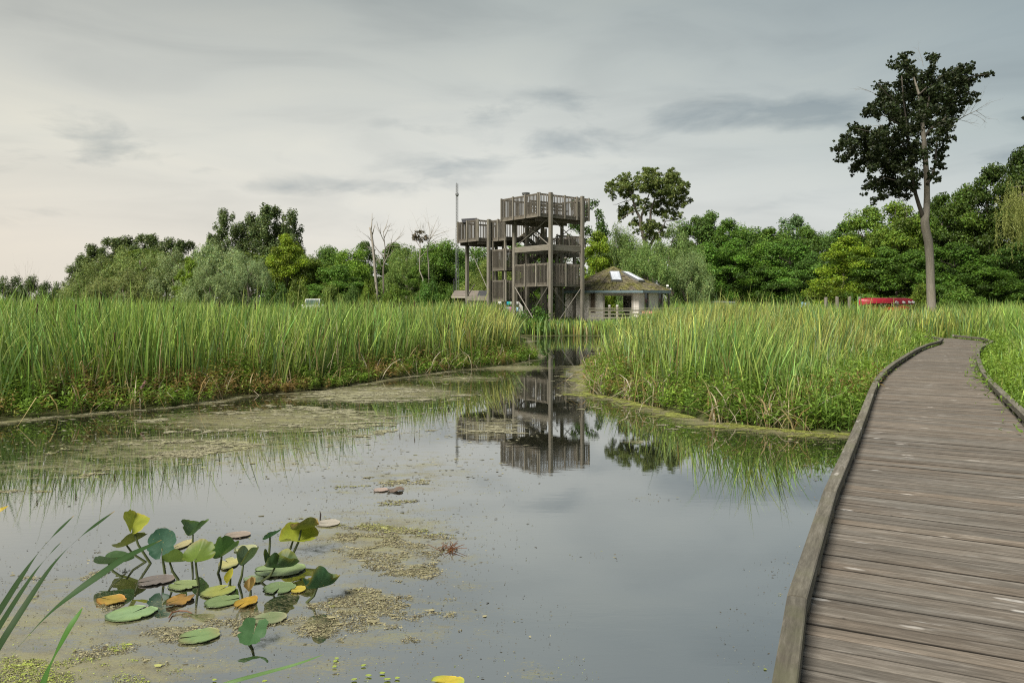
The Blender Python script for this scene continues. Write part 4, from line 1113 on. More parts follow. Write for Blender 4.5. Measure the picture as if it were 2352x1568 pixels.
PROTO = {k: [proto_tree(k, 100 + i * 13 + j) for j in range(m)] for i, (k, m) in enumerate((('broad', 3), ('round', 3), ('poplar', 2), ('willow', 2), ('sparse', 1), ('shrub', 2)))}
pcount = {}
def tree(kind, px, top, Y, wpx, tint, label, group=None, z0=.35, cat='tree', depth=None):
    i = pcount.get(kind, 0); pcount[kind] = i + 1
    p = PROTO[kind][i % len(PROTO[kind])]
    if not p['used']:
        r, cr_, tk = p['root'], p['crown'], p['trunk']; p['used'] = True
    else:
        r = p['root'].copy(); COL.objects.link(r)
        cr_ = p['crown'].copy(); COL.objects.link(cr_); cr_.parent = r
        tk = p['trunk'].copy(); COL.objects.link(tk); tk.parent = r
    P = at(px, top, Y); sz = (P.z - z0) / p['H']; sx = wpx / F * Y / p['W']
    r.location = (P.x, Y, z0); r.scale = (sx, depth or sx, sz); r.rotation_euler = (0, 0, 0)
    r.rotation_euler.z = 0 if depth else random.choice([0, PI]) + random.uniform(-.5, .5)
    j = random.uniform(.92, 1.08)
    cr_.color = (tint[0] * j, tint[1] * j, tint[2] * j, 1)
    for k in list(r.keys()): del r[k]
    tag(r, label, cat, group)
    return r
DK = (.85, .82, .8); MD = (1, 1, 1); BR = (1.45, 1.35, .95); YG = (2.3, 1.9, .95); OL = (1.35, 1.15, 1.0); SV = (1.12, 1.16, 1.42); OW = (.95, .92, .55)
GL = 'trees along the left skyline'; GR = 'trees of the wood on the right'; GW = 'willows at the edge of the marsh'; GC = 'trees between the dead trunk and the tower'
# far left
tree('shrub', 18, 634, 150, 90, DK, 'low dark bush at the far left edge of the marsh', 'far bushes on the left', cat='bush')
tree('shrub', 75, 633, 148, 60, DK, 'dark bush under the bare twigs at the far left', 'far bushes on the left', cat='bush')
tree('shrub', 122, 646, 146, 70, MD, 'mid green rounded bush before the pale horizon gap on the left', 'far bushes on the left', cat='bush')
tree('shrub', 160, 654, 160, 60, DK, 'lowest far bush, in the gap before the left trees begin', 'far bushes on the left', cat='bush')
# dark trees behind the willows
for a in ((188, 590, 128, 55, 'poplar', 'small dark tree at the very left end of the tree line'), (222, 562, 132, 70, 'poplar', 'dark tree rising behind the leftmost olive willow'), (262, 546, 134, 75, 'poplar', 'dark pointed tree second in the row behind the willows'),
          (300, 543, 136, 70, 'poplar', 'dark tree behind the middle of the olive willows'), (340, 538, 136, 75, 'poplar', 'tallest of the dark trees behind the willows left of the gap'), (382, 548, 134, 66, 'poplar', 'dark tree behind the gap between olive and silver willows'), (425, 553, 132, 66, 'poplar', 'dark tree nearest the tall poplars, just left of them')):
    tree(a[4], a[0], a[1], a[2], a[3] * 1.25, DK, a[5], GL)
tree('broad', 330, 575, 128, 230, DK, 'broad dark tree filling the space behind the olive willows', GL)
tree('broad', 560, 580, 140, 200, DK, 'broad dark tree behind the silver willow under the tall poplars', GL)
# tall poplars
tree('poplar', 524, 482, 150, 82, (.95, .92, .95), 'leftmost of the tall dark poplars above the silver willow', 'tall dark poplars')
tree('poplar', 488, 538, 150, 50, (.95, .92, .95), 'small poplar stepping down left of the tall dark poplars', 'tall dark poplars')
tree('poplar', 582, 490, 152, 80, (.9, .88, .9), 'inner tall poplar beside the gap of sky', 'tall dark poplars')
tree('poplar', 618, 473, 150, 100, (.9, .88, .9), 'tallest and broadest of the dark poplars', 'tall dark poplars')
tree('poplar', 662, 484, 150, 82, (.9, .88, .9), 'rightmost of the tall dark poplars, behind the yellow green tree', 'tall dark poplars')
# willows
tree('willow', 240, 592, 92, 165, (.86, .94, .60), 'leftmost olive green willow at the marsh edge', GW)
tree('willow', 325, 572, 94, 170, (.86, .96, .58), 'olive green willow, tallest of the olive pair', GW)
tree('willow', 408, 578, 92, 150, (1.0, 1.08, .95), 'grey green willow between the olive and the silver ones', GW)
tree('broad', 432, 590, 84, 56, (1.3, 1.3, .75), 'small bright green tree among the willows', GW)
tree('willow', 512, 560, 90, 180, (1.05, 1.18, 1.02), 'largest silver green willow with a domed crown', GW)
tree('willow', 478, 612, 82, 120, (1.0, 1.12, .95), 'low silver willow in front of the domed silver one', GW)
tree('willow', 572, 588, 86, 110, (.95, 1.08, .95), 'silver green willow at the right end of the willow group', GW)
tree('willow', 285, 620, 88, 150, (1.0, 1.02, .7), 'low olive bush below the olive willows', GW)
# centre left
tree('broad', 655, 540, 98, 92, (1.75, 1.6, .7), 'yellow green open tree in front of the tall poplars', GC)
tree('round', 700, 582, 104, 110, (1.15, 1.1, .8), 'olive round tree right of the yellow green tree', GC)
tree('round', 752, 567, 108, 100, (.8, .95, .8), 'dark round tree second right of the yellow green tree', GC)
tree('round', 800, 572, 104, 96, (1.2, 1.35, .8), 'bright round tree left of the pale dead trunk', GC)
tree('broad', 838, 556, 112, 90, (.7, .8, .85), 'dark tree directly behind the pale dead trunk', GC)
tree('broad', 905, 560, 112, 120, (.75, .85, .8), 'dark tree right of the second dead tree', GC)
tree('willow', 935, 567, 98, 110, (.75, .95, .45), 'olive tree hung with vines behind the bare stems', GC)
tree('round', 1005, 553, 104, 105, (1.0, 1.2, .85), 'green round tree just left of the lattice mast', GC)
tree('round', 1052, 572, 106, 90, (.8, 1.0, .85), 'round tree directly behind the lattice mast', GC)
tree('round', 1098, 566, 100, 90, (.9, 1.1, .8), 'green tree seen between the lookout posts', GC)
tree('willow', 1135, 590, 86, 150, (.85, .95, .45), 'olive bushy tree behind the sheds under the lookout', GC)
tree('broad', 1185, 560, 104, 110, (.8, 1.0, .8), 'green tree behind the stairs of the tower', GC)
tree('broad', 965, 610, 92, 100, (.85, 1.0, .75), 'low green tree below the bare stem with dry leaves', GC)
tree('broad', 780, 610, 92, 130, (.75, .95, .8), 'low dark green tree in front of the round trees', GC)
for i, (px, top, w_, tn, lb) in enumerate(((690, 640, 70, (1.5, 1.35, .8), 'yellow green bush left of the white car roof'), (760, 652, 70, (1.4, 1.3, .9), 'low pale bush right of the white car roof'), (845, 642, 50, (1.7, 1.6, .7), 'yellow green bush at the foot of the dead trunk'), (905, 650, 60, (1.5, 1.5, .8), 'bush right of the dead trunk above the reeds'),
                                       (980, 640, 70, (.9, 1.2, .7), 'vine covered bush under the bare stems'), (1035, 655, 60, (1.1, 1.3, .7), 'bush left of the cream shed'), (640, 648, 80, (.8, .95, .7), 'dark low bush right of the silver willows'), (810, 655, 60, (1.0, 1.15, .8), 'small green bush left of the dead trunk foot'))):
    tree('shrub', px, top, 74, w_, tn, lb, 'bushes at the marsh edge', cat='bush')
# behind the tower and boathouse
tree('sparse', 1345, 455, 86, 105, (.9, 1.05, .8), 'open crowned tree whose top shows right of the top deck', None)
tree('broad', 1255, 560, 92, 120, (.9, 1.05, .8), 'green tree seen through the middle of the tower', GC)
tree('broad', 1372, 532, 76, 95, (1.45, 1.4, .6), 'yellow green bushy tree between the tower and the boathouse roof', None)
tree('willow', 1450, 535, 84, 150, (.75, .95, .5), 'willowy tree filling the space under the forked crown', 'willowy trees behind the boathouse')
tree('willow', 1418, 520, 82, 130, (.62, .80, .42), 'green willowy tree behind the top of the boathouse roof', 'willowy trees behind the boathouse')
tree('willow', 1488, 570, 74, 140, (.75, .98, .55), 'lower willowy tree in front of the tall forked tree', 'willowy trees behind the boathouse')
tree('willow', 1545, 518, 80, 165, (.68, .88, .50), 'willowy tree with drooping right side, right of the forked tree', 'willowy trees behind the boathouse')
tree('willow', 1578, 575, 74, 110, (.9, 1.08, .8), 'grey green willowy bush above the lamp pole', 'willowy trees behind the boathouse')
# right wood
RW_ = [(1600, 500, 128, 100, 'broad', (.7, .82, .9), 'dark tree at the left end of the right hand wood'), (1632, 488, 130, 90, 'broad', (.75, .9, .9), 'tree with a knobbly top left in the right hand wood'),
       (1672, 505, 126, 100, 'broad', (.8, 1, .8), 'second back row tree left of the middle dip in the wood'), (1722, 518, 128, 100, 'round', (.8, .95, .85), 'round back row tree left of the tallest far crown'),
       (1768, 525, 126, 95, 'broad', (.85, 1.0, .8), 'back row tree under the tallest far crown'), (1820, 498, 146, 80, 'poplar', (.95, 1.1, 1.2), 'tallest far crown in the middle of the wood'),
       (1850, 522, 128, 95, 'broad', (.8, .95, .8), 'tree right of the tallest far crown'), (1892, 535, 126, 80, 'round', (.75, .9, .85), 'round tree above the dip left of the bright tree'),
       (1940, 512, 120, 100, 'broad', (.7, .85, .8), 'dark tree behind the bright green tree'),
       (1622, 560, 104, 110, 'broad', (.8, 1.08, .8), 'front row tree right of the willowy trees'), (1690, 550, 104, 110, 'broad', (.85, 1.15, .8), 'front row tree with layered sprays left of the cars gap'),
       (1752, 556, 104, 110, 'broad', (.9, 1.15, .8), 'front row tree with layered sprays in the middle of the wood'), (1812, 552, 102, 115, 'broad', (.75, 1.0, .85), 'front row tree over the gravel car park'), (1866, 580, 100, 80, 'broad', (.65, .85, .85), 'dark front row tree beside the bright green one'),
       (1946, 545, 84, 130, 'broad', (1.55, 1.5, .7), 'bright yellow green tree above the timber posts'), (1998, 478, 106, 110, 'broad', (1.0, 1.1, .75), 'tree left of the tall tree, behind the bright one'),
       (2058, 466, 100, 120, 'broad', (1.15, 1.2, .75), 'tree just left of the tall trunk'), (2122, 486, 100, 110, 'broad', (.9, 1.05, .75), 'tree directly behind the tall trunk'),
       (2165, 448, 100, 110, 'broad', (.75, .88, .75), 'tree right of the tall trunk, first step up'), (2222, 428, 98, 120, 'broad', (.85, .95, .72), 'tree forming the second step up right of the tall trunk'),
       (2280, 382, 96, 140, 'broad', (.70, .78, .72), 'large dark tree below the top of the rising wood'), (2345, 345, 96, 120, 'broad', (.55, .62, .65), 'tallest dark tree at the right edge'),
       (2030, 570, 82, 130, 'broad', (.8, 1.0, .72), 'front tree above the red canoes'), (2100, 575, 80, 110, 'broad', (.75, .98, .72), 'front tree left of the tall trunk above the grass'),
       (2190, 560, 82, 130, 'broad', (.75, 1.0, .7), 'front tree with leafy sprays right of the tall trunk'), (2262, 590, 80, 120, 'broad', (.85, 1.12, .7), 'front tree with low sprays second right of the tall trunk'), (2330, 560, 82, 140, 'broad', (.62, .85, .7), 'dark front tree at the right edge of the wood'),
       (2420, 360, 92, 150, 'broad', (.55, .62, .65), 'dark tree standing just past the right edge')]
for (px, top, Y, w_, kd, tn, lb) in RW_:
    f_ = 1.0 if tn[0] > 1.5 else (.98 if px < 2000 else (.85 if px < 2150 else .70)); tn = (tn[0] * f_, tn[1] * f_, tn[2] * f_)
    tree(kd, px, top, Y, w_ * 1.22, tn, lb, GR)
tree('shrub', 2118, 650, 66, 60, (1.4, 1.3, .55), 'yellow green bush at the foot of the tall tree', None, cat='bush')
tree('shrub', 2210, 660, 70, 110, (1.2, 1.4, .7), 'leafy bush right of the tall trunk above the grass', None, cat='bush')
# the wood behind reads as one mass
rg = np.random.default_rng(5)
lm = []
for i in range(150):
    px = rg.uniform(1575, 2560); Y = rg.uniform(112, 150); s = rg.uniform(2.2, 3.6)
    hz = np.interp(px, [1575, 1900, 2050, 2200, 2350, 2560], [10, 9, 11, 14, 19, 21]) * (Y / 125)
    lm.append(((px - CX) / F * Y, Y, rg.uniform(.5, hz), s * 1.3, s, s))
for i in range(60):
    px = rg.uniform(690, 1330); Y = rg.uniform(114, 130); s = rg.uniform(1.8, 2.8)
    lm.append(((px - CX) / F * Y, Y, rg.uniform(.5, 7.0), s * 1.3, s, s))
V, Fq, c = leaf_cloud(lm, 330, .75, rg, (.030, .052, .017), up=.4)
o = np_obj('distant_woods', V, [Fq], M['leaf'], None, c); o.color = (1, 1, 1, 1)
tag(o, 'dark mass of the wood behind the separate trees', 'woods', kind='stuff')

# ------------------------------------------------------------------ bare and dead wood
def twigs(mb, base, ang, L, r, rg, depth=3, spread=.55, updir=.25):
    d = Vector(ang).normalized(); p = Vector(base); pts = [p.copy()]; rr = [r]
    n = 4
    for i in range(n):
        d = (d + Vector(rg.normal(size=3)) * .14 + Vector((0, 0, updir * .15))).normalized(); p = p + d * L / n; pts.append(p.copy()); rr.append(r * (1 - .7 * (i + 1) / n))
    mb.tube(pts, rr, 5 if depth > 1 else 4, cap=False)
    if depth > 0:
        for i in range(3):
            k = 1 + int(rg.integers(0, n)); dd_ = (d + Vector(rg.normal(size=3)) * spread).normalized()
            twigs(mb, pts[k], dd_, L * rg.uniform(.4, .65), rr[k] * .65, rg, depth - 1, spread, updir)
rg = np.random.default_rng(21)
o = empty('bare_bush', at(68, 690, 147), 'bare leafless twigs sticking up behind the far left bushes', 'bush')
mb = MB()
for i in range(12): twigs(mb, (at(68, 690, 147).x + rg.normal() * 2.2, 147, .4), (rg.normal() * .35, rg.normal() * .3, 1), 5.6 + rg.random() * 1.2, .05, rg, 2, .4)
mb.build('branches', M['bark'], o)
def polyl(pts_px, Y, rad, sides=9, jit=.0):
    return [at(a, b, Y + (random.uniform(-jit, jit))) for a, b in pts_px], rad
# pale dead trunk: (px,py) measured at its distance
c3 = lambda cx, cy: (529.2 + .2438 * cx, 411.6 + .2438 * cy)
Y = 84.0
o = empty('dead_snag', (at(865.6, 690, Y).x, Y, .4), 'tall bleached dead trunk with a broken forked top', 'dead tree')
mb = MB()
P = [at(*c3(a, b), Y) for a, b in ((1388, 1180), (1380, 1060), (1366, 900), (1352, 730), (1340, 600), (1330, 520), (1320, 480), (1308, 455))]
mb.tube(P, [.19, .165, .15, .14, .13, .12, .10, .06], 10); mb.build('trunk', M['deadwood'], o, True)
mb = MB(); P = [at(*c3(a, b), Y + q_) for a, b, q_ in ((1322, 490, 0), (1330, 440, .1), (1334, 390, .15), (1335, 318, .2))]; mb.tube(P, [.09, .07, .045, .02], 7); mb.build('limb', M['deadwood'], o, True)
mb = MB(); P = [at(*c3(a, b), Y - q_) for a, b, q_ in ((1338, 520, 0), (1350, 470, .2), (1363, 425, .3))]; mb.tube(P, [.08, .05, .02], 6)
P = [at(*c3(a, b), Y) for a, b in ((1335, 390), (1350, 368), (1358, 360))]; mb.tube(P, [.03, .02, .01], 5)
P = [at(*c3(a, b), Y) for a, b in ((1330, 650), (1300, 640), (1272, 645))]; mb.tube(P, [.03, .02, .01], 5)
P = [at(*c3(a, b), Y) for a, b in ((1372, 775), (1390, 750), (1412, 735))]; mb.tube(P, [.06, .04, .02], 5); mb.build('broken_branch', M['deadwood'], o, True)
o = empty('dead_tree', (at(881, 690, 88).x, 88, .4), 'slimmer grey dead tree with fine bare twigs right of the bleached trunk', 'dead tree')
mb = MB(); P = [at(*c3(a, b), 88) for a, b in ((1446, 1100), (1442, 1000), (1440, 850), (1452, 750), (1458, 650), (1448, 560), (1440, 490))]; mb.tube(P, [.11, .10, .09, .07, .055, .04, .02], 8); mb.build('trunk', M['bark'], o, True)
mb = MB()
for (a, b, dx, dz, L) in ((1441, 840, -.5, .8, 3.2), (1445, 800, .5, .8, 3.4), (1452, 740, -.4, .9, 3.4), (1457, 660, .45, .9, 3.0), (1450, 590, -.3, .9, 2.6), (1446, 560, .3, .9, 2.4), (1441, 500, .1, 1, 1.8)):
    twigs(mb, at(*c3(a, b), 88), (dx, rg.normal() * .3, dz), L, .06, rg, 2, .45)
mb.build('branches', M['deadwood'], o)
o = empty('dead_tree', (at(963, 690, 90).x, 90, .4), 'bare crooked stem with a tuft of dry brown leaves at its top', 'dead tree')
mb = MB(); P = [at(*c3(a, b), 90) for a, b in ((1822, 1090), (1815, 940), (1782, 860), (1784, 740), (1790, 640), (1782, 590), (1776, 530))]; mb.tube(P, [.09, .08, .07, .06, .05, .04, .025], 7); mb.build('trunk', M['deadwood'], o, True)
mb = MB()
for (a, b, dx, dz, L) in ((1786, 640, -.6, .8, 2.4), (1784, 600, .5, .8, 2.2), (1778, 550, -.4, .9, 1.6), (1784, 740, .7, .7, 2.2)): twigs(mb, at(*c3(a, b), 90), (dx, rg.normal() * .3, dz), L, .045, rg, 2, .45)
mb.build('branches', M['deadwood'], o)
lm = [(*at(*c3(a, b), 90), .45, .45, .3) for a, b in ((1775, 500), (1790, 495), (1745, 530), (1770, 545), (1735, 560), (1795, 580), (1832, 540), (1840, 560))]
V, Fq, c = leaf_cloud(lm, 34, .3, rg, (.10, .085, .055)); np_obj('dry_leaves', V, [Fq], M['herb'], o, c)
o = empty('dead_tree', (at(985, 690, 91).x, 91, .4), 'thin bare twiggy stem left of the mast', 'dead tree')
mb = MB(); P = [at(*c3(a, b), 91) for a, b in ((1870, 1060), (1868, 800), (1858, 700), (1862, 620), (1890, 540))]; mb.tube(P, [.11, .09, .07, .05, .03], 6); mb.build('trunk', M['deadwood'], o, True)
mb = MB()
for i in range(9): twigs(mb, at(*c3(1862 + rg.normal() * 8, 640 - i * 10), 91), (rg.normal() * .6 + .15, rg.normal() * .3, 1), 3.0, .035, rg, 2, .45)
mb.build('branches', M['deadwood'], o)

# ------------------------------------------------------------------ the tall tree on the right, limb by limb
Yh = 50.0
c5 = lambda cx, cy, dy=0: at(1822.8 + .4313 * cx, 88.2 + .4313 * cy, Yh + dy)
base = c5(735, 1450)
o = empty('tall_tree', (base.x, Yh, .25), 'tall lone dark-crowned tree with a pale leaning trunk and forked stem beside the boardwalk meadow', 'tree')
mb = MB()
main = [(737, 1520), (735, 1440), (729, 1300), (726, 1180), (718, 1080), (702, 1010), (698, 970), (708, 920), (710, 850), (710, 780), (706, 700), (700, 620), (694, 540), (686, 460), (676, 380), (668, 300), (640, 210), (600, 130)]
mr = [.33, .29, .265, .26, .27, .27, .26, .205, .19, .18, .17, .16, .15, .13, .11, .085, .06, .03]
mb.tube([c5(a, b, .25 * math.sin(i * .9)) for i, (a, b) in enumerate(main)], mr, 16)
mb.build('trunk', M['bark_hero'], o, True)
mb = MB()
def hl(pts, r0, r1, d0=0, d1=0):
    n_ = len(pts); mb.tube([c5(a, b, d0 + (d1 - d0) * i / (n_ - 1)) for i, (a, b) in enumerate(pts)], [r0 + (r1 - r0) * i / (n_ - 1) for i in range(n_)], 9)
hl([(694, 985), (682, 930), (665, 880), (650, 830), (640, 770), (632, 700), (622, 620), (610, 540), (600, 440), (585, 330), (575, 200)], .15, .03, 0, -1.2)
hl([(712, 775), (735, 740), (750, 690), (756, 640), (762, 560), (775, 480)], .11, .03, 0, .8)
hl([(695, 530), (715, 500), (745, 470), (790, 445), (830, 400), (860, 330), (900, 240), (960, 200), (1040, 190)], .11, .02, 0, -1.5)
hl([(690, 500), (700, 420), (720, 330), (735, 220), (735, 120)], .09, .02, 0, 1.2)
hl([(650, 830), (610, 790), (550, 760), (480, 740), (430, 780)], .06, .015, -.4, -1.8)
hl([(632, 700), (580, 640), (500, 590), (400, 570), (300, 560), (240, 590)], .08, .015, -.6, .8)
hl([(622, 620), (570, 550), (500, 520), (420, 500), (330, 480)], .06, .015, -.7, -2)
hl([(610, 540), (560, 460), (500, 420), (430, 390), (390, 380)], .06, .012, -.8, 1.2)
hl([(600, 440), (550, 350), (490, 290), (450, 240)], .05, .012, -.9, -2)
hl([(668, 300), (720, 250), (790, 200), (840, 170)], .05, .012, 0, 1.4)
hl([(650, 820), (630, 840), (600, 830), (570, 850)], .03, .01, -.4, -.8)
mb.build('limbs', M['bark_dark'], o, True)
mb = MB()
hl([(790, 445), (840, 462), (880, 432), (910, 415), (940, 400), (975, 385), (1003, 380)], .045, .008, .2, -.8)
for (a, b, dx, dz) in ((850, 460, .8, .6), (905, 418, .1, 1), (905, 418, .6, .9), (940, 400, .9, -.2), (940, 400, .5, .8), (970, 386, .7, .7), (970, 386, .9, -.4), (880, 432, .9, -.5)):
    twigs(mb, c5(a, b, -.3), (dx, rg.normal() * .3, dz), 1.3, .014, rg, 2, .5)
mb.build('bare_branch', M['bark_hero'], o)
for (a, b, dx, dz) in ((500, 470, -.9, .3), (440, 300, -.9, .4), (600, 870, -.2, -1), (575, 850, -.5, -.8), (560, 840, .1, -1), (690, 150, .1, 1)):
    mb = MB(); twigs(mb, c5(a, b, -.3), (dx, rg.normal() * .3, dz), 1.4, .014, rg, 2, .5, 0); mb.build('bare_branch', M['bark_hero'], o)
rg = np.random.default_rng(77)
CL = [(235, 590, 26), (262, 560, 30), (300, 545, 40), (270, 640, 34), (320, 600, 40), (330, 690, 36), (330, 480, 36), (375, 560, 46), (380, 500, 42), (430, 520, 50), (390, 640, 44), (440, 600, 50), (425, 700, 34), (470, 660, 48), (490, 570, 54), (480, 500, 38), (540, 620, 54), (540, 540, 40), (520, 700, 46), (590, 600, 46), (580, 690, 48), (640, 640, 44), (630, 720, 44), (400, 790, 30), (440, 780, 38), (430, 850, 24), (480, 770, 40), (470, 840, 28), (530, 760, 42), (540, 810, 30), (590, 770, 38), (600, 840, 26), (570, 830, 24), (640, 790, 28), (430, 885, 12),
      (390, 385, 26), (420, 360, 30), (450, 400, 30), (480, 340, 36), (455, 240, 24), (470, 270, 32), (500, 300, 40), (520, 370, 46), (560, 320, 50), (540, 430, 44), (590, 400, 50), (580, 480, 46), (640, 480, 46), (640, 560, 42), (690, 600, 34), (660, 420, 48), (520, 120, 20), (535, 150, 24), (580, 95, 26), (590, 140, 34), (600, 200, 40), (570, 230, 36), (640, 180, 30), (640, 260, 48), (600, 290, 48), (690, 210, 34), (690, 290, 48), (740, 100, 26), (755, 125, 24), (735, 170, 30), (745, 230, 38), (740, 310, 48), (650, 350, 48), (700, 380, 48), (770, 270, 40), (810, 210, 30), (830, 190, 30), (860, 190, 36), (900, 165, 28), (940, 160, 26), (880, 230, 38), (830, 260, 42), (800, 320, 46), (850, 320, 42), (890, 280, 34), (920, 240, 32), (960, 225, 26), (1000, 200, 22), (1040, 195, 20), (1062, 188, 12), (950, 310, 24), (920, 330, 30), (960, 340, 16), (760, 390, 44), (810, 390, 44), (850, 380, 36), (790, 440, 36), (830, 470, 30), (855, 520, 18), (770, 500, 34), (800, 540, 28), (790, 590, 26), (805, 630, 18), (770, 620, 26), (770, 680, 26), (745, 720, 26), (760, 760, 16), (735, 560, 28), (710, 460, 38), (620, 80, 12), (385, 410, 20), (850, 430, 22)]
lm = []
for (a, b, r) in CL:
    r_m = r * .4313 * Yh / F; rr_ = math.sqrt(max(0, 1 - ((a - 640) / 460) ** 2))
    for q_ in range(2 if r > 24 else 1):
        p = c5(a + rg.normal() * 6, b + rg.normal() * 6, rg.normal() * 2.0 * rr_)
        lm.append((p.x, p.y, p.z, r_m * .95, r_m * 1.15, r_m * .80))
        for e_ in range(5):
            q2 = rg.normal(size=3); q2 /= np.linalg.norm(q2); k_ = rg.uniform(.9, 1.5); lm.append((p.x + q2[0] * r_m * k_, p.y + q2[1] * r_m * k_, p.z + q2[2] * r_m * k_ * .9, r_m * .40, r_m * .40, r_m * .30))
V, Fq, c = leaf_cloud(lm, 42, .155, rg, (.026, .038, .013), aspect=.8, up=.1, outw=.3, shell=.62, lumpvar=.15, var=.3)
cr_ = np_obj('crown', V, [Fq], M['leaf'], o, c); cr_.color = (1, 1, 1, 1)

# ------------------------------------------------------------------ tall forked tree behind the boathouse
Yf = 86.0
c4 = lambda cx, cy, dy=0: at(1323 + .1875 * cx, 364.6 + .1875 * cy, Yf + dy)
o = empty('forked_tree', (c4(870, 1150).x, Yf, .4), 'tall dark forked tree with three crown domes behind the boathouse', 'tree')
mb = MB()
def fl(pts, r0, r1, d0=0, d1=0):
    n_ = len(pts); mb.tube([c4(a, b, d0 + (d1 - d0) * i / (n_ - 1)) for i, (a, b) in enumerate(pts)], [r0 + (r1 - r0) * i / (n_ - 1) for i in range(n_)], 8)
fl([(880, 1720), (872, 1300), (868, 1120)], .42, .36); fl([(868, 1130), (850, 1040), (820, 920), (790, 820), (790, 740), (740, 640), (700, 520), (690, 440), (640, 380), (560, 320)], .26, .05, 0, -1.5)
fl([(872, 1120), (900, 1080), (940, 1010), (985, 930), (1050, 870), (1100, 760)], .22, .05, 0, 1); fl([(800, 800), (805, 680), (850, 560), (900, 420), (920, 250)], .14, .03, 0, 1); fl([(910, 780), (915, 640), (960, 500), (1080, 480), (1180, 330)], .15, .03, .3, -1); fl([(1060, 770), (1150, 760), (1270, 740)], .06, .02)
fl([(740, 640), (640, 680), (540, 740)], .06, .02, -1, -2); fl([(690, 500), (600, 520), (500, 560), (450, 560)], .05, .015, -1, 0); fl([(1100, 800), (1200, 840), (1290, 830)], .05, .015); fl([(900, 1000), (905, 850), (912, 700)], .12, .06)
mb.build('trunk', M['bark'], o, True)
CL = [(400, 330, 40), (440, 310, 50), (400, 390, 34), (470, 370, 60), (450, 450, 36), (540, 270, 60), (600, 250, 60), (560, 340, 70), (630, 330, 70), (640, 410, 50), (690, 400, 50), (720, 480, 44), (600, 480, 44), (560, 430, 40), (760, 260, 60), (740, 320, 50), (840, 200, 66), (880, 140, 50), (940, 160, 56), (1000, 170, 44), (860, 280, 80), (940, 260, 80), (1000, 250, 50), (820, 340, 60), (900, 360, 80), (980, 340, 70), (960, 440, 60), (1020, 420, 60), (1120, 200, 60), (1180, 190, 56), (1230, 200, 46), (1100, 280, 70), (1180, 280, 80), (1250, 270, 60), (1300, 320, 56), (1370, 320, 36), (1090, 370, 70), (1170, 380, 80), (1250, 380, 70), (1320, 400, 56), (1150, 460, 70), (1230, 480, 66), (1310, 490, 50), (1390, 500, 36), (1080, 500, 60), (1160, 560, 60), (1250, 570, 56), (1310, 570, 40), (1010, 560, 60), (950, 580, 56), (1060, 640, 60), (1140, 650, 50), (1220, 660, 50), (1280, 690, 40), (980, 680, 56), (1210, 740, 36), (1100, 720, 44), (540, 640, 44), (580, 600, 46), (630, 590, 50), (560, 700, 44), (620, 660, 50), (680, 640, 40), (540, 740, 28), (760, 560, 40), (800, 600, 40), (840, 520, 40), (770, 500, 36), (840, 660, 36), (880, 600, 36), (720, 750, 40), (760, 800, 44), (700, 800, 40), (900, 800, 60), (960, 830, 70), (850, 850, 56), (1030, 830, 60), (900, 900, 60), (980, 940, 60), (1060, 920, 60), (860, 980, 44), (750, 880, 44)]
lm = []
for (a, b, r) in CL:
    r_m = r * .1875 * Yf / F; rr_ = math.sqrt(max(0, 1 - ((a - 900) / 560) ** 2))
    p = c4(a + rg.normal() * 8, b + rg.normal() * 8, rg.normal() * 1.6 * rr_); lm.append((p.x, p.y, p.z, r_m * .95, r_m * 1.2, r_m * .85))
    for e_ in range(6):
        q2 = rg.normal(size=3); q2 /= np.linalg.norm(q2); lm.append((p.x + q2[0] * r_m * 1.2, p.y + q2[1] * r_m * 1.2, p.z + q2[2] * r_m * 1.1, r_m * .5, r_m * .5, r_m * .4))
V, Fq, c = leaf_cloud(lm, 75, .20, rg, (.125, .165, .045), aspect=.5, up=.2, outw=.5, shell=.6, lumpvar=.15)
cr_ = np_obj('crown', V, [Fq], M['leaf'], o, c); cr_.color = (1, 1, 1, 1)

# ------------------------------------------------------------------ weeping willow at the right edge
Yw = 60.0
p0 = at(2440, 430, Yw)
o = empty('weeping_willow', (p0.x, Yw, .3), 'weeping willow whose hanging pale green strands reach in at the right edge', 'tree')
mb = MB(); limb(mb, (p0.x, Yw, 0), (p0.x - .3, Yw, p0.z - 1), .4, .22, rg, 6, .04, 10)
top = Vector((p0.x - .3, Yw, p0.z - 1.2)); V = []; C_ = []
for i in range(46):
    a = rg.random() * 2 * PI; R_ = rg.uniform(1.2, 3.9)
    e = Vector((top.x + R_ * math.cos(a), top.y + R_ * math.sin(a), top.z + rg.uniform(.6, 2.6) - R_ * .28))
    if i < 26: limb(mb, top, e, .07, .015, rg, 5, .08, 5, .16)
    for j in range(9):
        s0 = e + Vector(rg.normal(size=3)) * .38; L = rg.uniform(2.0, 5.2); n_ = int(L / .075); sway = rg.normal(size=2) * .10
        for k in range(n_):
            z = k * .075; V.append((s0.x + sway[0] * z, s0.y + sway[1] * z, s0.z - z + .25 * min(1, z))); 
            b_ = 1 - .25 * rg.random(); C_.append((.24 * b_, .275 * b_, .075 * b_))
mb.build('trunk', M['bark'], o, True)
P = np.array(V) + rg.normal(size=(len(V), 3)) * .03; N = len(P)
ang = rg.random(N) * 2 * PI; dr = np.stack([np.cos(ang) * .55, np.sin(ang) * .55, -np.ones(N)], 1); dr /= np.linalg.norm(dr, axis=1)[:, None]
sd_ = np.cross(dr, rg.normal(size=(N, 3))); sd_ /= np.linalg.norm(sd_, axis=1)[:, None]
L = (.12 + .10 * rg.random(N))[:, None]; Wd = .022
VV_ = np.stack([P, P + dr * L * .5 + sd_ * Wd, P + dr * L, P + dr * L * .5 - sd_ * Wd], 1).reshape(-1, 3)
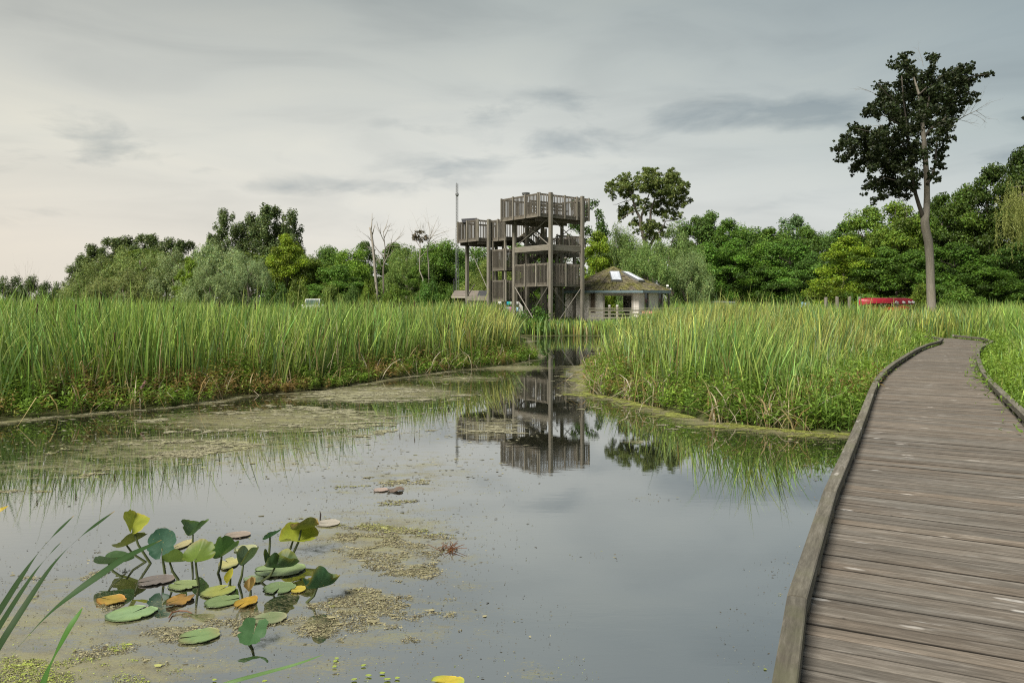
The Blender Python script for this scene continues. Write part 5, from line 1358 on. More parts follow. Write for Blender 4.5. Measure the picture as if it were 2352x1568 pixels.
cr_ = np_obj('hanging_foliage', VV_, [np.arange(4 * N).reshape(N, 4)], M['leaf'], o, np.repeat(np.array(C_), 4, 0)); cr_.color = (1, 1, 1, 1)
# ------------------------------------------------------------------ reeds, grass and herbs
rg = np.random.default_rng(11)
def blades(B, H, Wd, az, lean, curl, K, c0, c1, rg, droop=None):
    """grass blades: base points, heights, widths, lean azimuth, lean and curl amounts; colours at root and tip"""
    N = len(B); s = np.linspace(0, 1, K + 1)
    dirx, diry = np.cos(az), np.sin(az)
    off = lean[:, None] * s + curl[:, None] * s ** 2.6
    fall = np.zeros((N, K + 1))
    if droop is not None: fall = droop[:, None] * np.clip(s - .6, 0, 1) ** 1.5 * 2.2
    cx_ = B[:, 0:1] + dirx[:, None] * off * H[:, None]
    cy_ = B[:, 1:2] + diry[:, None] * off * H[:, None]
    cz_ = B[:, 2:3] + H[:, None] * (s - .35 * (off ** 2)) - fall * H[:, None]
    wa = rg.random(N) * PI; tw = rg.normal(size=N) * .8
    ang = wa[:, None] + tw[:, None] * s
    wprof = np.where(s < .15, .75 + s / .15 * .25, 1 - ((s - .15) / .85) ** 2.2); wprof[-1] = .02
    hw = Wd[:, None] * wprof * .5
    L_ = np.stack([cx_ - np.cos(ang) * hw, cy_ - np.sin(ang) * hw, cz_], -1)
    R_ = np.stack([cx_ + np.cos(ang) * hw, cy_ + np.sin(ang) * hw, cz_], -1)
    V = np.stack([L_, R_], 2).reshape(-1, 3)
    base = (np.arange(N) * (K + 1) * 2)[:, None]; k = np.arange(K) * 2
    Fq = np.stack([base + k, base + k + 1, base + k + 3, base + k + 2], -1).reshape(-1, 4)
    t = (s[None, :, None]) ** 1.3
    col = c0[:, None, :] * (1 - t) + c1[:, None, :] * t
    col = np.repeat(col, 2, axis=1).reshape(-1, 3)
    return V, Fq, col
class Acc:
    def __init__(s): s.V = []; s.F = []; s.C = []; s.n = 0
    def add(s, V, Fq, C): s.V.append(V); s.F.append(Fq + s.n); s.C.append(C); s.n += len(V)
    def build(s, name, mat, **kw): return np_obj(name, np.concatenate(s.V), [np.concatenate(s.F)], mat, None, np.clip(np.concatenate(s.C), .004, .95), **kw)

def scatter(x0, x1, y0, y1, dens):
    N = int((x1 - x0) * (y1 - y0) * dens)
    return rg.uniform(x0, x1, N), rg.uniform(y0, y1, N)
PONDa = POND
HX = lambda X, Y: np.abs(X) < .80 * Y + 2.0
def footprint_free(X, Y):
    m = walk_dist(X, Y) > .12
    m &= ~(np.hypot(X - BC.x, Y - BC.y) < 4.0)
    m &= ~((X > 5.2) & (X < 12.2) & (Y > 51.7) & (Y < 55))
    m &= ~((X > 21) & (Y > 68))
    return m
def reed_height(X, Y, sd):
    h = 2.00 + .52 * (fbm(X * .35, Y * .35, 9) - .5) * 2
    h += np.where(X < 0, .26 * sstep(-.30, -.62, X / np.maximum(Y, 1)), 0)
    h = h - np.where(X < 1.0, .14 * sstep(-4, 1, X), 0)
    wd_ = walk_dist(X, Y)
    rightm = (X > 1.2) & (Y < 46)
    h = np.where(rightm, (1.92 + .30 * (fbm(X * .5, Y * .5, 4) - .4) * 2) * (.36 + .64 * sstep(.2, 2.6, wd_)) * (.66 + .34 * sstep(.1, 4.2, d_poly(X, Y, [(7.0, 46), (6.4, 43.5), (3.9, 34), (2.3, 23.4), (1.8, 17.5), (2.0, 17.0)], False))), h)
    far = sstep(45, 48, Y) * (X > -1.5)
    h = h * (1 - far) + (.70 + .36 * fbm(X * .6, Y * .6, 2)) * far
    h = np.where((Y > 50) & (X <= -1.5), h * .86, h)
    h = np.where((X > 12) & (Y > 34), 1.60 + .35 * fbm(X * .3, Y * .3, 6), h)
    edge = sstep(-.1, 1.0, sd)
    return h * (.84 + .16 * edge)
GREENS = np.array([(.098, .190, .036), (.080, .172, .044), (.125, .212, .040), (.165, .240, .050), (.090, .165, .062), (.200, .225, .055)])
DEAD = np.array([(.34, .27, .14), (.40, .34, .22), (.28, .19, .08), (.45, .40, .31)])
def reeds(name, label, x0, x1, y0, y1, dens_fn, cond, K_fn, hfun=reed_height, wmul=1.0, tall=0.0, deadp=.09, bright=1.0):
    acc = Acc(); cnt = 0
    for (ya, yb) in zip(np.linspace(y0, y1, 9)[:-1], np.linspace(y0, y1, 9)[1:]):
        dmax = dens_fn((ya))
        X, Y = scatter(x0, x1, ya, yb, dmax)
        m = HX(X, Y) & cond(X, Y) & ~in_poly(X, Y, POND); X, Y = X[m], Y[m]
        if not len(X): continue
        sd = d_poly(X, Y, POND)
        m = footprint_free(X, Y)
        # patchy cover; the front edge keeps all, deeper rows thin out
        patch = fbm(X * .7, Y * .7, 31)
        m &= (rg.random(len(X)) < np.clip(.35 + 1.3 * (patch - .22), .15, 1)) & (rg.random(len(X)) < np.where(sd < 3.0, 1, .62)) & (sd > .12 + 2.3 * np.clip(fbm(X * .55, Y * .8, 8) - .22, 0, 1))
        X, Y, sd = X[m], Y[m], sd[m]; N = len(X)
        if not N: continue
        Z = ground_z(X, Y)
        H = hfun(X, Y, sd) * rg.uniform(.76, 1.09, N)
        if tall:
            tm_ = rg.random(N) < tall; H = np.where(tm_, H * rg.uniform(1.06, 1.30, N), H)
        dist = np.hypot(X, Y)
        Wd = (.018 + .024 * rg.random(N)) * np.clip(dist / 22, .85, 2.4) * wmul
        az = rg.random(N) * 2 * PI; lean = np.abs(rg.normal(size=N)) * .12; curl = np.abs(rg.normal(size=N)) * .15
        wind = fbm(X * .12, Y * .12, 77) ; az = np.where(rg.random(N) < .6, fbm(X * .45, Y * .45, 78) * 12.0 + rg.normal(size=N) * .5, az); lean = lean + .16 * np.clip(fbm(X * .6, Y * .6, 79) - .42, 0, 1) * 2.2
        droop = np.where(rg.random(N) < .15, rg.uniform(.15, .9, N), 0)
        pi = fbm(X * .22, Y * .22, 51); gi = np.clip((pi * 1.5 - .25) * 6 + rg.normal(size=N) * 1.0, 0, 5).astype(int)
        c = GREENS[gi] * 1.12 * np.exp(rg.normal(size=N) * .38)[:, None] * bright
        dead = rg.random(N) < deadp * (1 + 3.0 * np.exp(-sd * 1.2)); c = np.where(dead[:, None], DEAD[rg.integers(0, 4, N)] * .85, c)
        H = np.where(dead, H * rg.uniform(.3, .85, N), H)
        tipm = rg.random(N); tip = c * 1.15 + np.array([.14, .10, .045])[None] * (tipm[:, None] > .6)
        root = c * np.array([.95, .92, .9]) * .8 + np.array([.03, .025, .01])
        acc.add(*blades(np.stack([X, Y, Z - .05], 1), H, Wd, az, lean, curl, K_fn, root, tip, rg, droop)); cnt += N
    o = acc.build(name, M['blade']); tag(o, label, 'reeds', kind='stuff')
    print(name, cnt, flush=True)
    return o
left = lambda X, Y: (X < 1.2) & (Y > 8)
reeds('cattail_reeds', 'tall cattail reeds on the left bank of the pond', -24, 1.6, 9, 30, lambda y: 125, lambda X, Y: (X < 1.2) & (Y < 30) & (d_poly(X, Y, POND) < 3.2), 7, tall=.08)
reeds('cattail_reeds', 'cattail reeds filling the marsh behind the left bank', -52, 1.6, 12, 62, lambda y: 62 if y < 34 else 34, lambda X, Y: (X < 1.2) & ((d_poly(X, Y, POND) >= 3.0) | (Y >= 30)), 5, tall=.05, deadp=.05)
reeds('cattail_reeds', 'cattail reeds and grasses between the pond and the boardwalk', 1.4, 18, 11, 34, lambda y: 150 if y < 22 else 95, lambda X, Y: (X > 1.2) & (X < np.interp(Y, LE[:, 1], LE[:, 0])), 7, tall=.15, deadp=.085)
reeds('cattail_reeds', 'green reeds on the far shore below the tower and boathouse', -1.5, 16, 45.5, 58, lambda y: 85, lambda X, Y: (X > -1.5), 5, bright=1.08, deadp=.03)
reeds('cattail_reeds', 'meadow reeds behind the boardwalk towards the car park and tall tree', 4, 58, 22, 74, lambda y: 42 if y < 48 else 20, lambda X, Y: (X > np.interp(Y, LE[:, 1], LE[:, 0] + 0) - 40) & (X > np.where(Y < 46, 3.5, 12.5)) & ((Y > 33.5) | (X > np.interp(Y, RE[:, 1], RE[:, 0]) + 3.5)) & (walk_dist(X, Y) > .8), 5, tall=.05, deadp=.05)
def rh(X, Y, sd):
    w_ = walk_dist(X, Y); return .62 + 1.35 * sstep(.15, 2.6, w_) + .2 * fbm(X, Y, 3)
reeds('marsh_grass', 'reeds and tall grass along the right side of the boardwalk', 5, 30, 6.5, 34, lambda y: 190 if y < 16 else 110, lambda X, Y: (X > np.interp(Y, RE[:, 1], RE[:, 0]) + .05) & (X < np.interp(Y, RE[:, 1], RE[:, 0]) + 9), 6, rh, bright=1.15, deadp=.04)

# brown cattail heads
acc = Acc(); mb = MB(); k = 0
while k < 60:
    X = rg.uniform(-20, 1); Y = rg.uniform(14, 32); 
    if in_poly(np.array([X]), np.array([Y]), POND)[0] or abs(X) > .72 * Y: continue
    s_ = d_poly(np.array([X]), np.array([Y]), POND)[0]
    if s_ > 5 or s_ < .3: continue
    z = rg.uniform(1.25, 2.05); mb.tube([(X, Y, z), (X, Y, z + .02), (X + .01, Y, z + .17), (X + .01, Y, z + .19)], [.006, .014, .014, .005], 6, c=(.065, .038, .02)); mb.tube([(X, Y, 0), (X, Y, z)], .005, 4, c=(.10, .13, .05)); k += 1
tag(mb.build('cattail_heads', M['herb']), 'brown cattail seed heads among the left bank reeds', 'cattails', kind='stuff')

def herbs(name, label, pts, Hs, leafL, pal, nleaf=16, leafW=.26, stemr=.004):
    """leafy plants: arching stems carrying pairs of lance-shaped leaves"""
    N = len(pts); acc = Acc()
    az0 = rg.random(N) * 2 * PI; lean = rg.uniform(.05, .6, N)
    K = nleaf; s = (np.arange(K) + 1) / K
    hh = Hs[:, None] * s[None, :] ** .9
    out_ = lean[:, None] * Hs[:, None] * s[None, :] ** 1.6
    px_ = pts[:, 0:1] + np.cos(az0)[:, None] * out_; py_ = pts[:, 1:2] + np.sin(az0)[:, None] * out_
    pz_ = pts[:, 2:3] + hh * (1 - .25 * lean[:, None] * s)
    P = np.stack([px_, py_, pz_], -1).reshape(-1, 3); n2 = len(P)
    la = np.tile(np.arange(K) * 2.4, N) + np.repeat(rg.random(N) * 6.28, K) + rg.normal(size=n2) * .35
    el_ = rg.normal(size=n2) * .32 + .30 + np.tile((s > .9) * .5, N)
    L = np.repeat(leafL, K) * rg.uniform(.6, 1.25, n2) * np.tile(.65 + .5 * np.sin(PI * np.clip(s * .9, 0, 1)), N)
    d = np.stack([np.cos(la) * np.cos(el_), np.sin(la) * np.cos(el_), np.sin(el_)], 1)
    side = np.stack([-np.sin(la), np.cos(la), np.zeros(n2)], 1); upv = np.cross(d, side)
    side = side + upv * (rg.normal(size=n2) * .35)[:, None]
    w_ = (L * leafW * .5)[:, None]; L = L[:, None]
    tipd = np.array([0, 0, -1.0]) * L * .22
    A = P; Bq = P + d * L * .45 + side * w_; Cq = P + d * L + tipd; Dq = P + d * L * .45 - side * w_
    V = np.stack([A, Bq, Cq, Dq], 1).reshape(-1, 3); Fq = np.arange(4 * n2).reshape(n2, 4)
    c = np.repeat(pal, K, 0) * rg.uniform(.7, 1.3, n2)[:, None]
    acc.add(V, Fq, np.repeat(c, 4, 0))
    # stems as thin blades
    V2, F2, C2 = blades(pts, Hs * 1.0, np.full(N, stemr * 2), az0, lean * .4, lean * .6, 4, pal * .7, pal * .9, rg)
    acc.add(V2, F2, C2)
    o = acc.build(name, M['herb']); tag(o, label, 'plants', kind='stuff'); print(name, N, flush=True); return o
HP = np.array([(.10, .175, .03), (.13, .22, .034), (.175, .275, .04), (.16, .19, .045), (.20, .14, .055), (.23, .235, .055), (.08, .13, .034)])
def pal_at(X, Y, seed, rust=.5):
    f = fbm(X * .55, Y * .9, seed); g = rg.normal(size=len(X)) * .10
    i = np.where(f + g > .62 + (.5 - rust) * .2, 4, np.where(f + g > .56, 3, np.where(f + g > .47, 1, np.where(f + g > .40, 2, 0))))
    i = np.where(rg.random(len(X)) < .12, rg.integers(0, 7, len(X)), i)
    return HP[i]
def edge_pts(x0, x1, y0, y1, dens, dmin, dmax, cond):
    X, Y = scatter(x0, x1, y0, y1, dens); m = ~in_poly(X, Y, POND) & HX(X, Y) & cond(X, Y); X, Y = X[m], Y[m]
    sd = d_poly(X, Y, POND); m = (sd > dmin) & (sd < dmax * (.5 + fbm(X * .8, Y * .8, 19))) & (walk_dist(X, Y) > .08); return X[m], Y[m], sd[m]
X, Y, sd = edge_pts(-22, 1.2, 9, 29, 80, -.05, 3.6, lambda X, Y: X < 1.2)
herbs('bank_plants', 'low leafy plants, green and rusty, along the edge of the left bank', np.stack([X, Y, ground_z(X, Y)], 1), (.20 + 1.25 * fbm(X * .9, Y * .9, 6)) * (.40 + .60 * sstep(0, 1.2, sd)) * rg.uniform(.6, 1.2, len(X)), .085 + .05 * rg.random(len(X)), pal_at(X, Y, 23), 14)
X, Y, sd = edge_pts(1.4, 8, 11.5, 24, 85, -.05, 3.0, lambda X, Y: X > 1.2)
herbs('bank_plants', 'leafy plants along the water edge of the right bank beside the boardwalk', np.stack([X, Y, ground_z(X, Y)], 1), (.20 + 1.0 * fbm(X * .9, Y * .9, 16)) * (.45 + .55 * sstep(0, 1.0, sd)) * rg.uniform(.6, 1.2, len(X)), .08 + .06 * rg.random(len(X)), pal_at(X, Y, 29, .42) * 1.08, 15)
# lush green on both sides of the walk
def walk_side(dens, lo, hi, side, y0, y1):
    n_ = int(dens); i = rg.integers(3, len(LE) - 2, n_); t_ = lo + (hi - lo) * rg.random(n_) ** 1.3
    E = LE if side < 0 else RE
    P = E[i] + NR[i] * (t_ * side)[:, None] + rg.normal(size=(n_, 2)) * .05
    m = (P[:, 1] > y0) & (P[:, 1] < y1) & ~in_poly(P[:, 0], P[:, 1], POND) & (walk_dist(P[:, 0], P[:, 1]) > (.02 if side < 0 else -.06)); return P[m, 0], P[m, 1], t_[m]
X, Y, t_ = walk_side(5200, .02, 2.6, -1, 11.5, 36)
herbs('walkside_plants', 'fresh green leafy plants crowding the left kerb of the boardwalk', np.stack([X, Y, ground_z(X, Y)], 1), (.50 + .42 * fbm(X, Y, 5)) * (.75 + .25 * sstep(0, .6, t_)) * rg.uniform(.75, 1.2, len(X)), .08 + .06 * rg.random(len(X)), HP[np.where(fbm(X * .7, Y * .7, 41) > .5, 2, 1)] * rg.uniform(.85, 1.15, len(X))[:, None], 14)
X, Y, t_ = walk_side(3000, -.12, 1.3, 1, 7.5, 36)
herbs('walkside_plants', 'fresh green leafy plants spilling over the right kerb of the boardwalk', np.stack([X, Y, ground_z(X, Y)], 1), (.55 + .42 * fbm(X, Y, 5)) * (.85 + .15 * sstep(0, .6, t_)) * rg.uniform(.75, 1.2, len(X)), .08 + .06 * rg.random(len(X)), HP[np.where(fbm(X * .7, Y * .7, 43) > .5, 2, 1)] * rg.uniform(.85, 1.15, len(X))[:, None], 14)
X, Y = scatter(14, 27, 28, 44, 9); m = walk_dist(X, Y) > .1; X, Y = X[m], Y[m]
herbs('walkside_plants', 'low bright green plants beyond the far bend of the boardwalk', np.stack([X, Y, ground_z(X, Y)], 1), .7 + .3 * rg.random(len(X)), .12 + .06 * rg.random(len(X)), HP[np.full(len(X), 2)] * rg.uniform(.8, 1.1, len(X))[:, None], 12)
# round green bush on the far shore under the tower
sb_ = at(1233, 735, 47.5)
lm = [(sb_.x + rg.normal() * .7, 47.5 + rg.normal() * .5, .25 + abs(rg.normal()) * .45, .5, .5, .4) for i in range(22)]
V, Fq, c = leaf_cloud(lm, 150, .13, rg, (.075, .16, .025), up=.4)
o = empty('round_bush', (sb_.x, 47.5, .1), 'round fresh green bush on the far shore under the tower', 'bush'); np_obj('foliage', V, [Fq], M['herb'], o, c)
mb = MB()
for i in range(5): mb.tube([(sb_.x, 47.5, 0), (sb_.x + rg.normal() * .5, 47.5 + rg.normal() * .3, .7)], [.02, .008], 5)
mb.build('stems', M['bark'], o)
# broken pale stalks at the bank foot
acc = Acc()
for (xa, xb, ya, yb, n_, side) in ((-22, 1, 9, 29, 1900, 0), (1.4, 7, 11.5, 22, 1100, 1)):
    X = rg.uniform(xa, xb, n_ * 8); Y = rg.uniform(ya, yb, n_ * 8); m = ~in_poly(X, Y, POND); X, Y = X[m], Y[m]; sd = d_poly(X, Y, POND)
    m = (sd < 1.3) & (fbm(X * 1.1, Y * 1.1, 63) > .47) & (walk_dist(X, Y) > .1); X, Y = X[m][:n_], Y[m][:n_]; N = len(X)
    cl = DEAD[rg.integers(0, 4, N)] * rg.uniform(.7, 1.15, N)[:, None]
    acc.add(*blades(np.stack([X, Y, np.full(N, 0.0)], 1), rg.uniform(.25, .95, N), rg.uniform(.012, .03, N), rg.random(N) * 6.28, np.abs(rg.normal(size=N)) * .5, np.abs(rg.normal(size=N)) * .6, 4, cl * .9, cl, rg, np.where(rg.random(N) < .3, .6, 0)))
o = acc.build('dead_stalks', M['blade']); tag(o, 'broken pale dead stalks at the foot of both banks', 'stalks', kind='stuff')
# a few pink flower heads on the right bank
for i, (px, py, Y_, lb) in enumerate(((2068 - 250, 945, 13.2, 'fuzzy pink flower spike nearest the boardwalk kerb on the right bank'), (1600, 922, 15.2, 'small pink flower head low on the right bank, left of the others'), (1580, 912, 15.6, 'faded pink flower head at the left end of the right bank plants'), (1722, 925, 14.2, 'pink flower head in the middle of the right bank plants'), (325, 890, 14.8, 'faded pink flower head on the left bank'))):
    p = at(px, py, Y_); o = empty('flower', (p.x, Y_, 0.05), lb, 'flower', 'pink flowers on the banks')
    mb = MB(); mb.tube([(p.x + .1, Y_, .0), (p.x + .03, Y_, p.z * .6), p], [.006, .005, .004], 5, c=(.14, .16, .05)); mb.build('stem', M['herb'], o)
    ax = Vector((.06, 0, .10)); lm = [tuple(p + ax * k_ * .3) + (.035 - .004 * k_, .035 - .004 * k_, .03) for k_ in range(5)]
    V, Fq, c = leaf_cloud(lm, 60, .022, rg, (.26, .17, .15)); np_obj('flower_head', V, [Fq], M['herb'], o, c)
# large leaf by the right kerb
# ------------------------------------------------------------------ duckweed, algae and scum afloat
def blob(px, py, rx, ry, amp):
    a = onz(px, py); b = onz(px, py - ry); c_ = onz(px, py + ry)
    return (a.x, (b.y + c_.y) / 2, rx / F * a.y, (b.y - c_.y) / 2, amp)
BL = [blob(*v) for v in ((150, 1075, 330, 40, .42), (420, 1030, 330, 40, .55), (640, 965, 300, 30, .72), (860, 905, 200, 20, .8), (780, 1005, 220, 30, .42), (600, 1060, 260, 36, .42), (60, 1120, 200, 40, .25), (940, 1095, 190, 62, .42), (860, 1130, 160, 40, .35), (1125, 985, 90, 26, .55), (1180, 845, 90, 7, .7), (1050, 870, 130, 10, .5),
     (830, 1250, 230, 85, .66), (930, 1290, 150, 70, .6), (720, 1440, 360, 90, .50), (420, 1455, 330, 90, .56), (130, 1440, 330, 140, .66), (80, 1540, 420, 60, .85), (250, 1345, 160, 30, .30), (900, 1420, 200, 90, .42), (1030, 1380, 110, 100, .28), (560, 1540, 400, 60, .40), (200, 1290, 260, 40, .22), (820, 1370, 60, 40, .7),
     (1120, 1470, 70, 80, .22), (1240, 1548, 90, 22, .40), (1300, 1525, 40, 16, .35), (1370, 1278, 60, 14, .14), (1495, 1145, 50, 10, .25), (1465, 1014, 34, 5, .5), (520, 1230, 260, 30, .25))]
def cover(X, Y):
    d = np.zeros(X.shape)
    for (bx, by, rx, ry, am) in BL: d = np.maximum(d, am * np.exp(-(((X - bx) / rx) ** 2 + ((Y - by) / ry) ** 2) * .8))
    lc = onz(372, 1338); lt = onz(372, 1285); d *= 1 - .92 * np.exp(-(((X - lc.x) / .62) ** 2 + ((Y - lc.y) / .52) ** 2))
    sd = d_poly(X, Y, POND)
    shore = np.where((X < 1.3) & (Y > 9), .7 * np.exp(-sd / .5) * (.4 + fbm(X * .9, Y * .9, 57)), 0)
    tipr = .98 * np.exp(-sd / (.42 + .5 * fbm(X * .7, Y * .7, 71))) * ((X > 1.1) & (Y < 25))
    band = np.where((X > 1.0) & (Y < 26), tipr, 0)
    far = np.where(Y > 40, .6 * np.exp(-sd / .8), 0)
    return np.maximum.reduce([d, shore, band, far]), band
acc = Acc()
def flakes(N, ya, yb, size_fn):
    Y = np.exp(rg.uniform(math.log(ya), math.log(yb), N)); X = rg.uniform(-.78, .55, N) * Y
    m = in_poly(X, Y, POND) & (walk_dist(X, Y) > .05); X, Y = X[m], Y[m]
    cv, band = cover(X, Y)
    fine = fbm(X * 4.5, Y * 7.5, 83, 5); mid = fbm(X * .9 + 3, Y * 2.0, 13, 4)
    p = cv * 1.05 + (mid - .5) * 1.5 * (cv > .05) + (fine - .5) * 1.3
    keep = (p > .78) & (cv > .04) & (rg.random(len(X)) < np.clip((p - .62) * 1.6, .05, .6)) & ~(( Y < 12.5) & (band > .3) & (fine < .40))
    # stray bits
    stray = (rg.random(len(X)) < .003 + .030 * np.clip(cv, 0, .5)) & (cv > .05) & ~keep; keep |= stray; stray = stray[keep]
    X, Y, cv, fine, band = X[keep], Y[keep], cv[keep], fine[keep], band[keep]; N = len(X)
    s = size_fn(Y) * np.minimum(np.exp(rg.normal(size=N) * .62), 2.0) * np.where(stray, .75, 1)
    K = 5; a0 = rg.random(N) * 6.28
    th = a0[:, None] + np.arange(K) * 2 * PI / K + rg.normal(size=(N, K)) * .25
    rr = s[:, None] * rg.uniform(.55, 1.2, (N, K)); el_ = np.where(rg.random(N) < .5, 1.0, rg.uniform(1.2, 3.0, N))
    VX = X[:, None] + np.cos(th) * rr * el_[:, None]; VY = Y[:, None] + np.sin(th) * rr
    VZ = (.003 + .007 * rg.random(N) ** 2)[:, None] + rg.normal(size=(N, K)) * .0018
    VZ = np.maximum(VZ, .0015)
    V = np.stack([VX, VY, VZ], -1).reshape(-1, 3); Fq = np.arange(N * K).reshape(N, K)
    hue = fbm(X * .8, Y * 1.2, 91); g_ = np.where((hue + rg.normal(size=N) * .08 > .56)[:, None], np.array([.215, .225, .075]), np.array([.215, .20, .115]))
    g_ = np.where((rg.random(N) < .16)[:, None], np.array([.085, .07, .045]), g_)
    g_ = np.where((stray & (rg.random(N) < .6))[:, None], np.array([.07, .062, .04]), g_)
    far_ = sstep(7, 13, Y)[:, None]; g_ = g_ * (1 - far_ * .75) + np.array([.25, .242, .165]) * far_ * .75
    g_ = np.where((band > .28)[:, None], np.array([.185, .205, .050]), g_)
    near = ((Y < 5.0) & (hue > .47))[:, None]; g_ = np.where(near & (rg.random(N) < .5)[:, None], np.array([.22, .27, .05]), g_)
    c = g_ * rg.uniform(.65, 1.3, N)[:, None]
    return V, Fq, np.repeat(c, K, 0)
cv_, bd_ = cover(*[g_.ravel() for g_ in WATER_GRID])
WX, WY = WATER_GRID; cv_ = np.where(in_poly(WX.ravel(), WY.ravel(), POND), cv_, .0) + .10 * (fbm(WX.ravel() * .5, WY.ravel() * 1.2, 33) - .5) * (cv_ > .05)
idx = np.arange(WX.size).reshape(WX.shape)
q = np.stack([idx[:-1, :-1], idx[:-1, 1:], idx[1:, 1:], idx[1:, :-1]], -1).reshape(-1, 4)
wo = np_obj('pond_water', np.stack([WX, WY, np.zeros(WX.shape)], -1).reshape(-1, 3), [q], M['water'], None, np.repeat(np.clip(cv_, 0, 1)[:, None], 3, 1))
tag(wo, 'still dark pond water mirroring the sky', 'water', kind='structure')
for (N, a, b, f_) in ((900000, 4.0, 9.0, lambda Y: .0020 + .0009 * (Y - 4)), (420000, 9.0, 18.0, lambda Y: .011 + .0022 * (Y - 9)), (200000, 18.0, 45.0, lambda Y: .030 + .0018 * (Y - 18)), (16000, 4.0, 12.0, lambda Y: .009 + .001 * (Y - 4))):
    V, Fq, C_ = flakes(N, a, b, f_); acc.add(V, Fq, C_); print('flakes', len(Fq), flush=True)
o = acc.build('duckweed', M['weed']); tag(o, 'floating duckweed, algae and debris scattered over the pond', 'duckweed', kind='stuff')
# ------------------------------------------------------------------ water lilies (spatterdock) leaf by leaf
rg = np.random.default_rng(4)
q6 = lambda cx, cy: (176.4 + .2876 * cx, 1117.2 + .2876 * cy)
def lily_mesh(R, elong, fold, cup, wav, seed, edge_curl=0.0, lobe=.10, ragged=.03):
    """heart-shaped blade in its own frame: x along the midrib (tip +x), stalk at the origin, z up"""
    r2 = np.random.default_rng(seed); NT_, NR_ = 64, 8; V = []; G = []
    ph = r2.random(4) * 6.28
    bites = [(r2.uniform(-2.4, 2.4), r2.uniform(.05, .22) * (3 if ragged > .045 else 1.4) * .5, r2.uniform(.05, .16)) for _ in range(4)]
    for j in range(NR_ + 1):
        s = j / NR_
        for i in range(NT_ + 1):
            th = -PI + .09 + (2 * PI - .18) * i / NT_        # gap at th = pi: the notch between the lobes
            c = math.cos(th)
            Rr = R * (1 + .06 * math.cos(2 * th) + lobe * (max(0.0, 1 - abs(abs(th) - 2.65) / .55) if lobe > 0 else max(0.0, (abs(th) - 1.2) / 1.9)))
            Rr *= 1 + ragged * (math.sin(5 * th + ph[0]) * .5 + math.sin(11 * th + ph[1]) * .35 + math.sin(19 * th + ph[2]) * .25)
            for (tb, db, wb) in bites: Rr *= 1 - db * math.exp(-((th - tb) / wb) ** 2) * s
            x = Rr * s * c * elong + .10 * R * s; y = Rr * s * math.sin(th)
            z = fold * abs(y) * (1 - .15 * s) + cup * R * s * s + wav * R * s * s * math.sin(3 * th + ph[3]) + edge_curl * R * max(0, s - .7) ** 1.5 * (1.5 + math.sin(4 * th + ph[2]))
            yy = y * math.sqrt(max(.1, 1 - min(.85, fold * fold * .5)))
            V.append((x, yy, z)); G.append((s, th, 0))
    st = NT_ + 1
    Fc = [(j * st + i, j * st + i + 1, (j + 1) * st + i + 1, (j + 1) * st + i) for j in range(NR_) for i in range(NT_)]
    return np.array(V), np.array(Fc), np.array(G)
def frame(yaw, pitch, roll):
    # yaw: where the tip points (0 = away from the camera); pitch: tip raised; roll about the midrib
    return Euler((math.radians(roll), -math.radians(pitch), math.radians(90 - yaw)), 'XYZ').to_matrix()
def leaf(label, c, wpx, base, yaw, pitch, roll, fold, cup, wav, col, rim=None, seed=1, curl=0.0, elong=1.12, rag=.02, dy=0.0, stalk=None, lobe=-.38, asp=.6):
    bx, by = q6(*base); B = onz(bx, by); Y = B.y + dy
    px, py = q6(*c); P = at(px, py, Y); R = wpx * .2876 * Y / F / 2
    col = tuple(v * .86 for v in col)
    o = empty('lily_leaf', (B.x, B.y, 0), label, 'water lily leaf', 'raised water lily leaves')
    V, Fc, G = lily_mesh(R, elong, fold, cup + .05, wav * 1.6 + .02, seed, curl + .18, lobe, ragged=rag + .02)
    # tilt until the outline has the proportions seen, then size it by its width
    best = None
    for dp in range(-44, 45, 4):
        Vt = V @ np.array(frame(yaw, pitch + dp, roll)).T
        Vt = Vt - Vt.mean(0) + np.array(P)
        ux = Vt[:, 0] / Vt[:, 1] * F; uy = (CAMZ - Vt[:, 2]) / Vt[:, 1] * F
        e_ = abs(math.log(np.ptp(uy) / np.ptp(ux) / asp)) + abs(dp) * .004
        if best is None or e_ < best[0]: best = (e_, Vt - np.array(P), np.ptp(ux))
    Vw = best[1] * (wpx * .2876 / best[2])
    zero = int(np.argmin(G[:, 0])); org = Vw[zero] + np.array(P)
    Vw = Vw + np.array(P)
    if Vw[:, 2].min() < .006: Vw[:, 2] = np.maximum(Vw[:, 2], .006 + (Vw[:, 2] - Vw[:, 2].min()) * .05)
    s = G[:, 0:1]; c_ = np.array(col)[None] * (1 - .0 * s)
    if rim is not None:
        t_ = np.clip((s - .80) / .2, 0, 1) ** 1.5 * (.5 + .5 * np.sin(G[:, 1:2] * 3 + seed)); c_ = c_ * (1 - t_) + np.array(rim)[None] * t_
    np_obj('blade', Vw, [Fc], M['lily'], o, np.repeat(c_, len(Vw) // len(c_), 0), G, smooth=True)
    att = Vector(org) if stalk is None else at(*q6(*stalk), Y)
    mid = B.lerp(att, .55) + Vector(((att.x - B.x) * .12, 0, -.01))
    mb = MB(); sc_ = (.050, .065, .022)
    mb.tube([B - Vector((0, 0, .12)), B, mid, att], [.0115, .0115, .010, .0075], 8, c=sc_); mb.build('stalk', M['stem'], o, True)
    return o
G1 = (.05, .11, .03); G2 = (.030, .085, .028); G3 = (.16, .20, .025); TE = (.035, .095, .060); G4 = (.090, .140, .022); YL = (.30, .30, .035)
leaf('tall yellow green lily leaf standing upright, the highest in the clump', (455, 300), 215, (588, 612), -20, 62, 24, .62, .05, .05, (.24, .27, .035), (.34, .30, .04), 2, elong=1.28, dy=.0, asp=0.92)
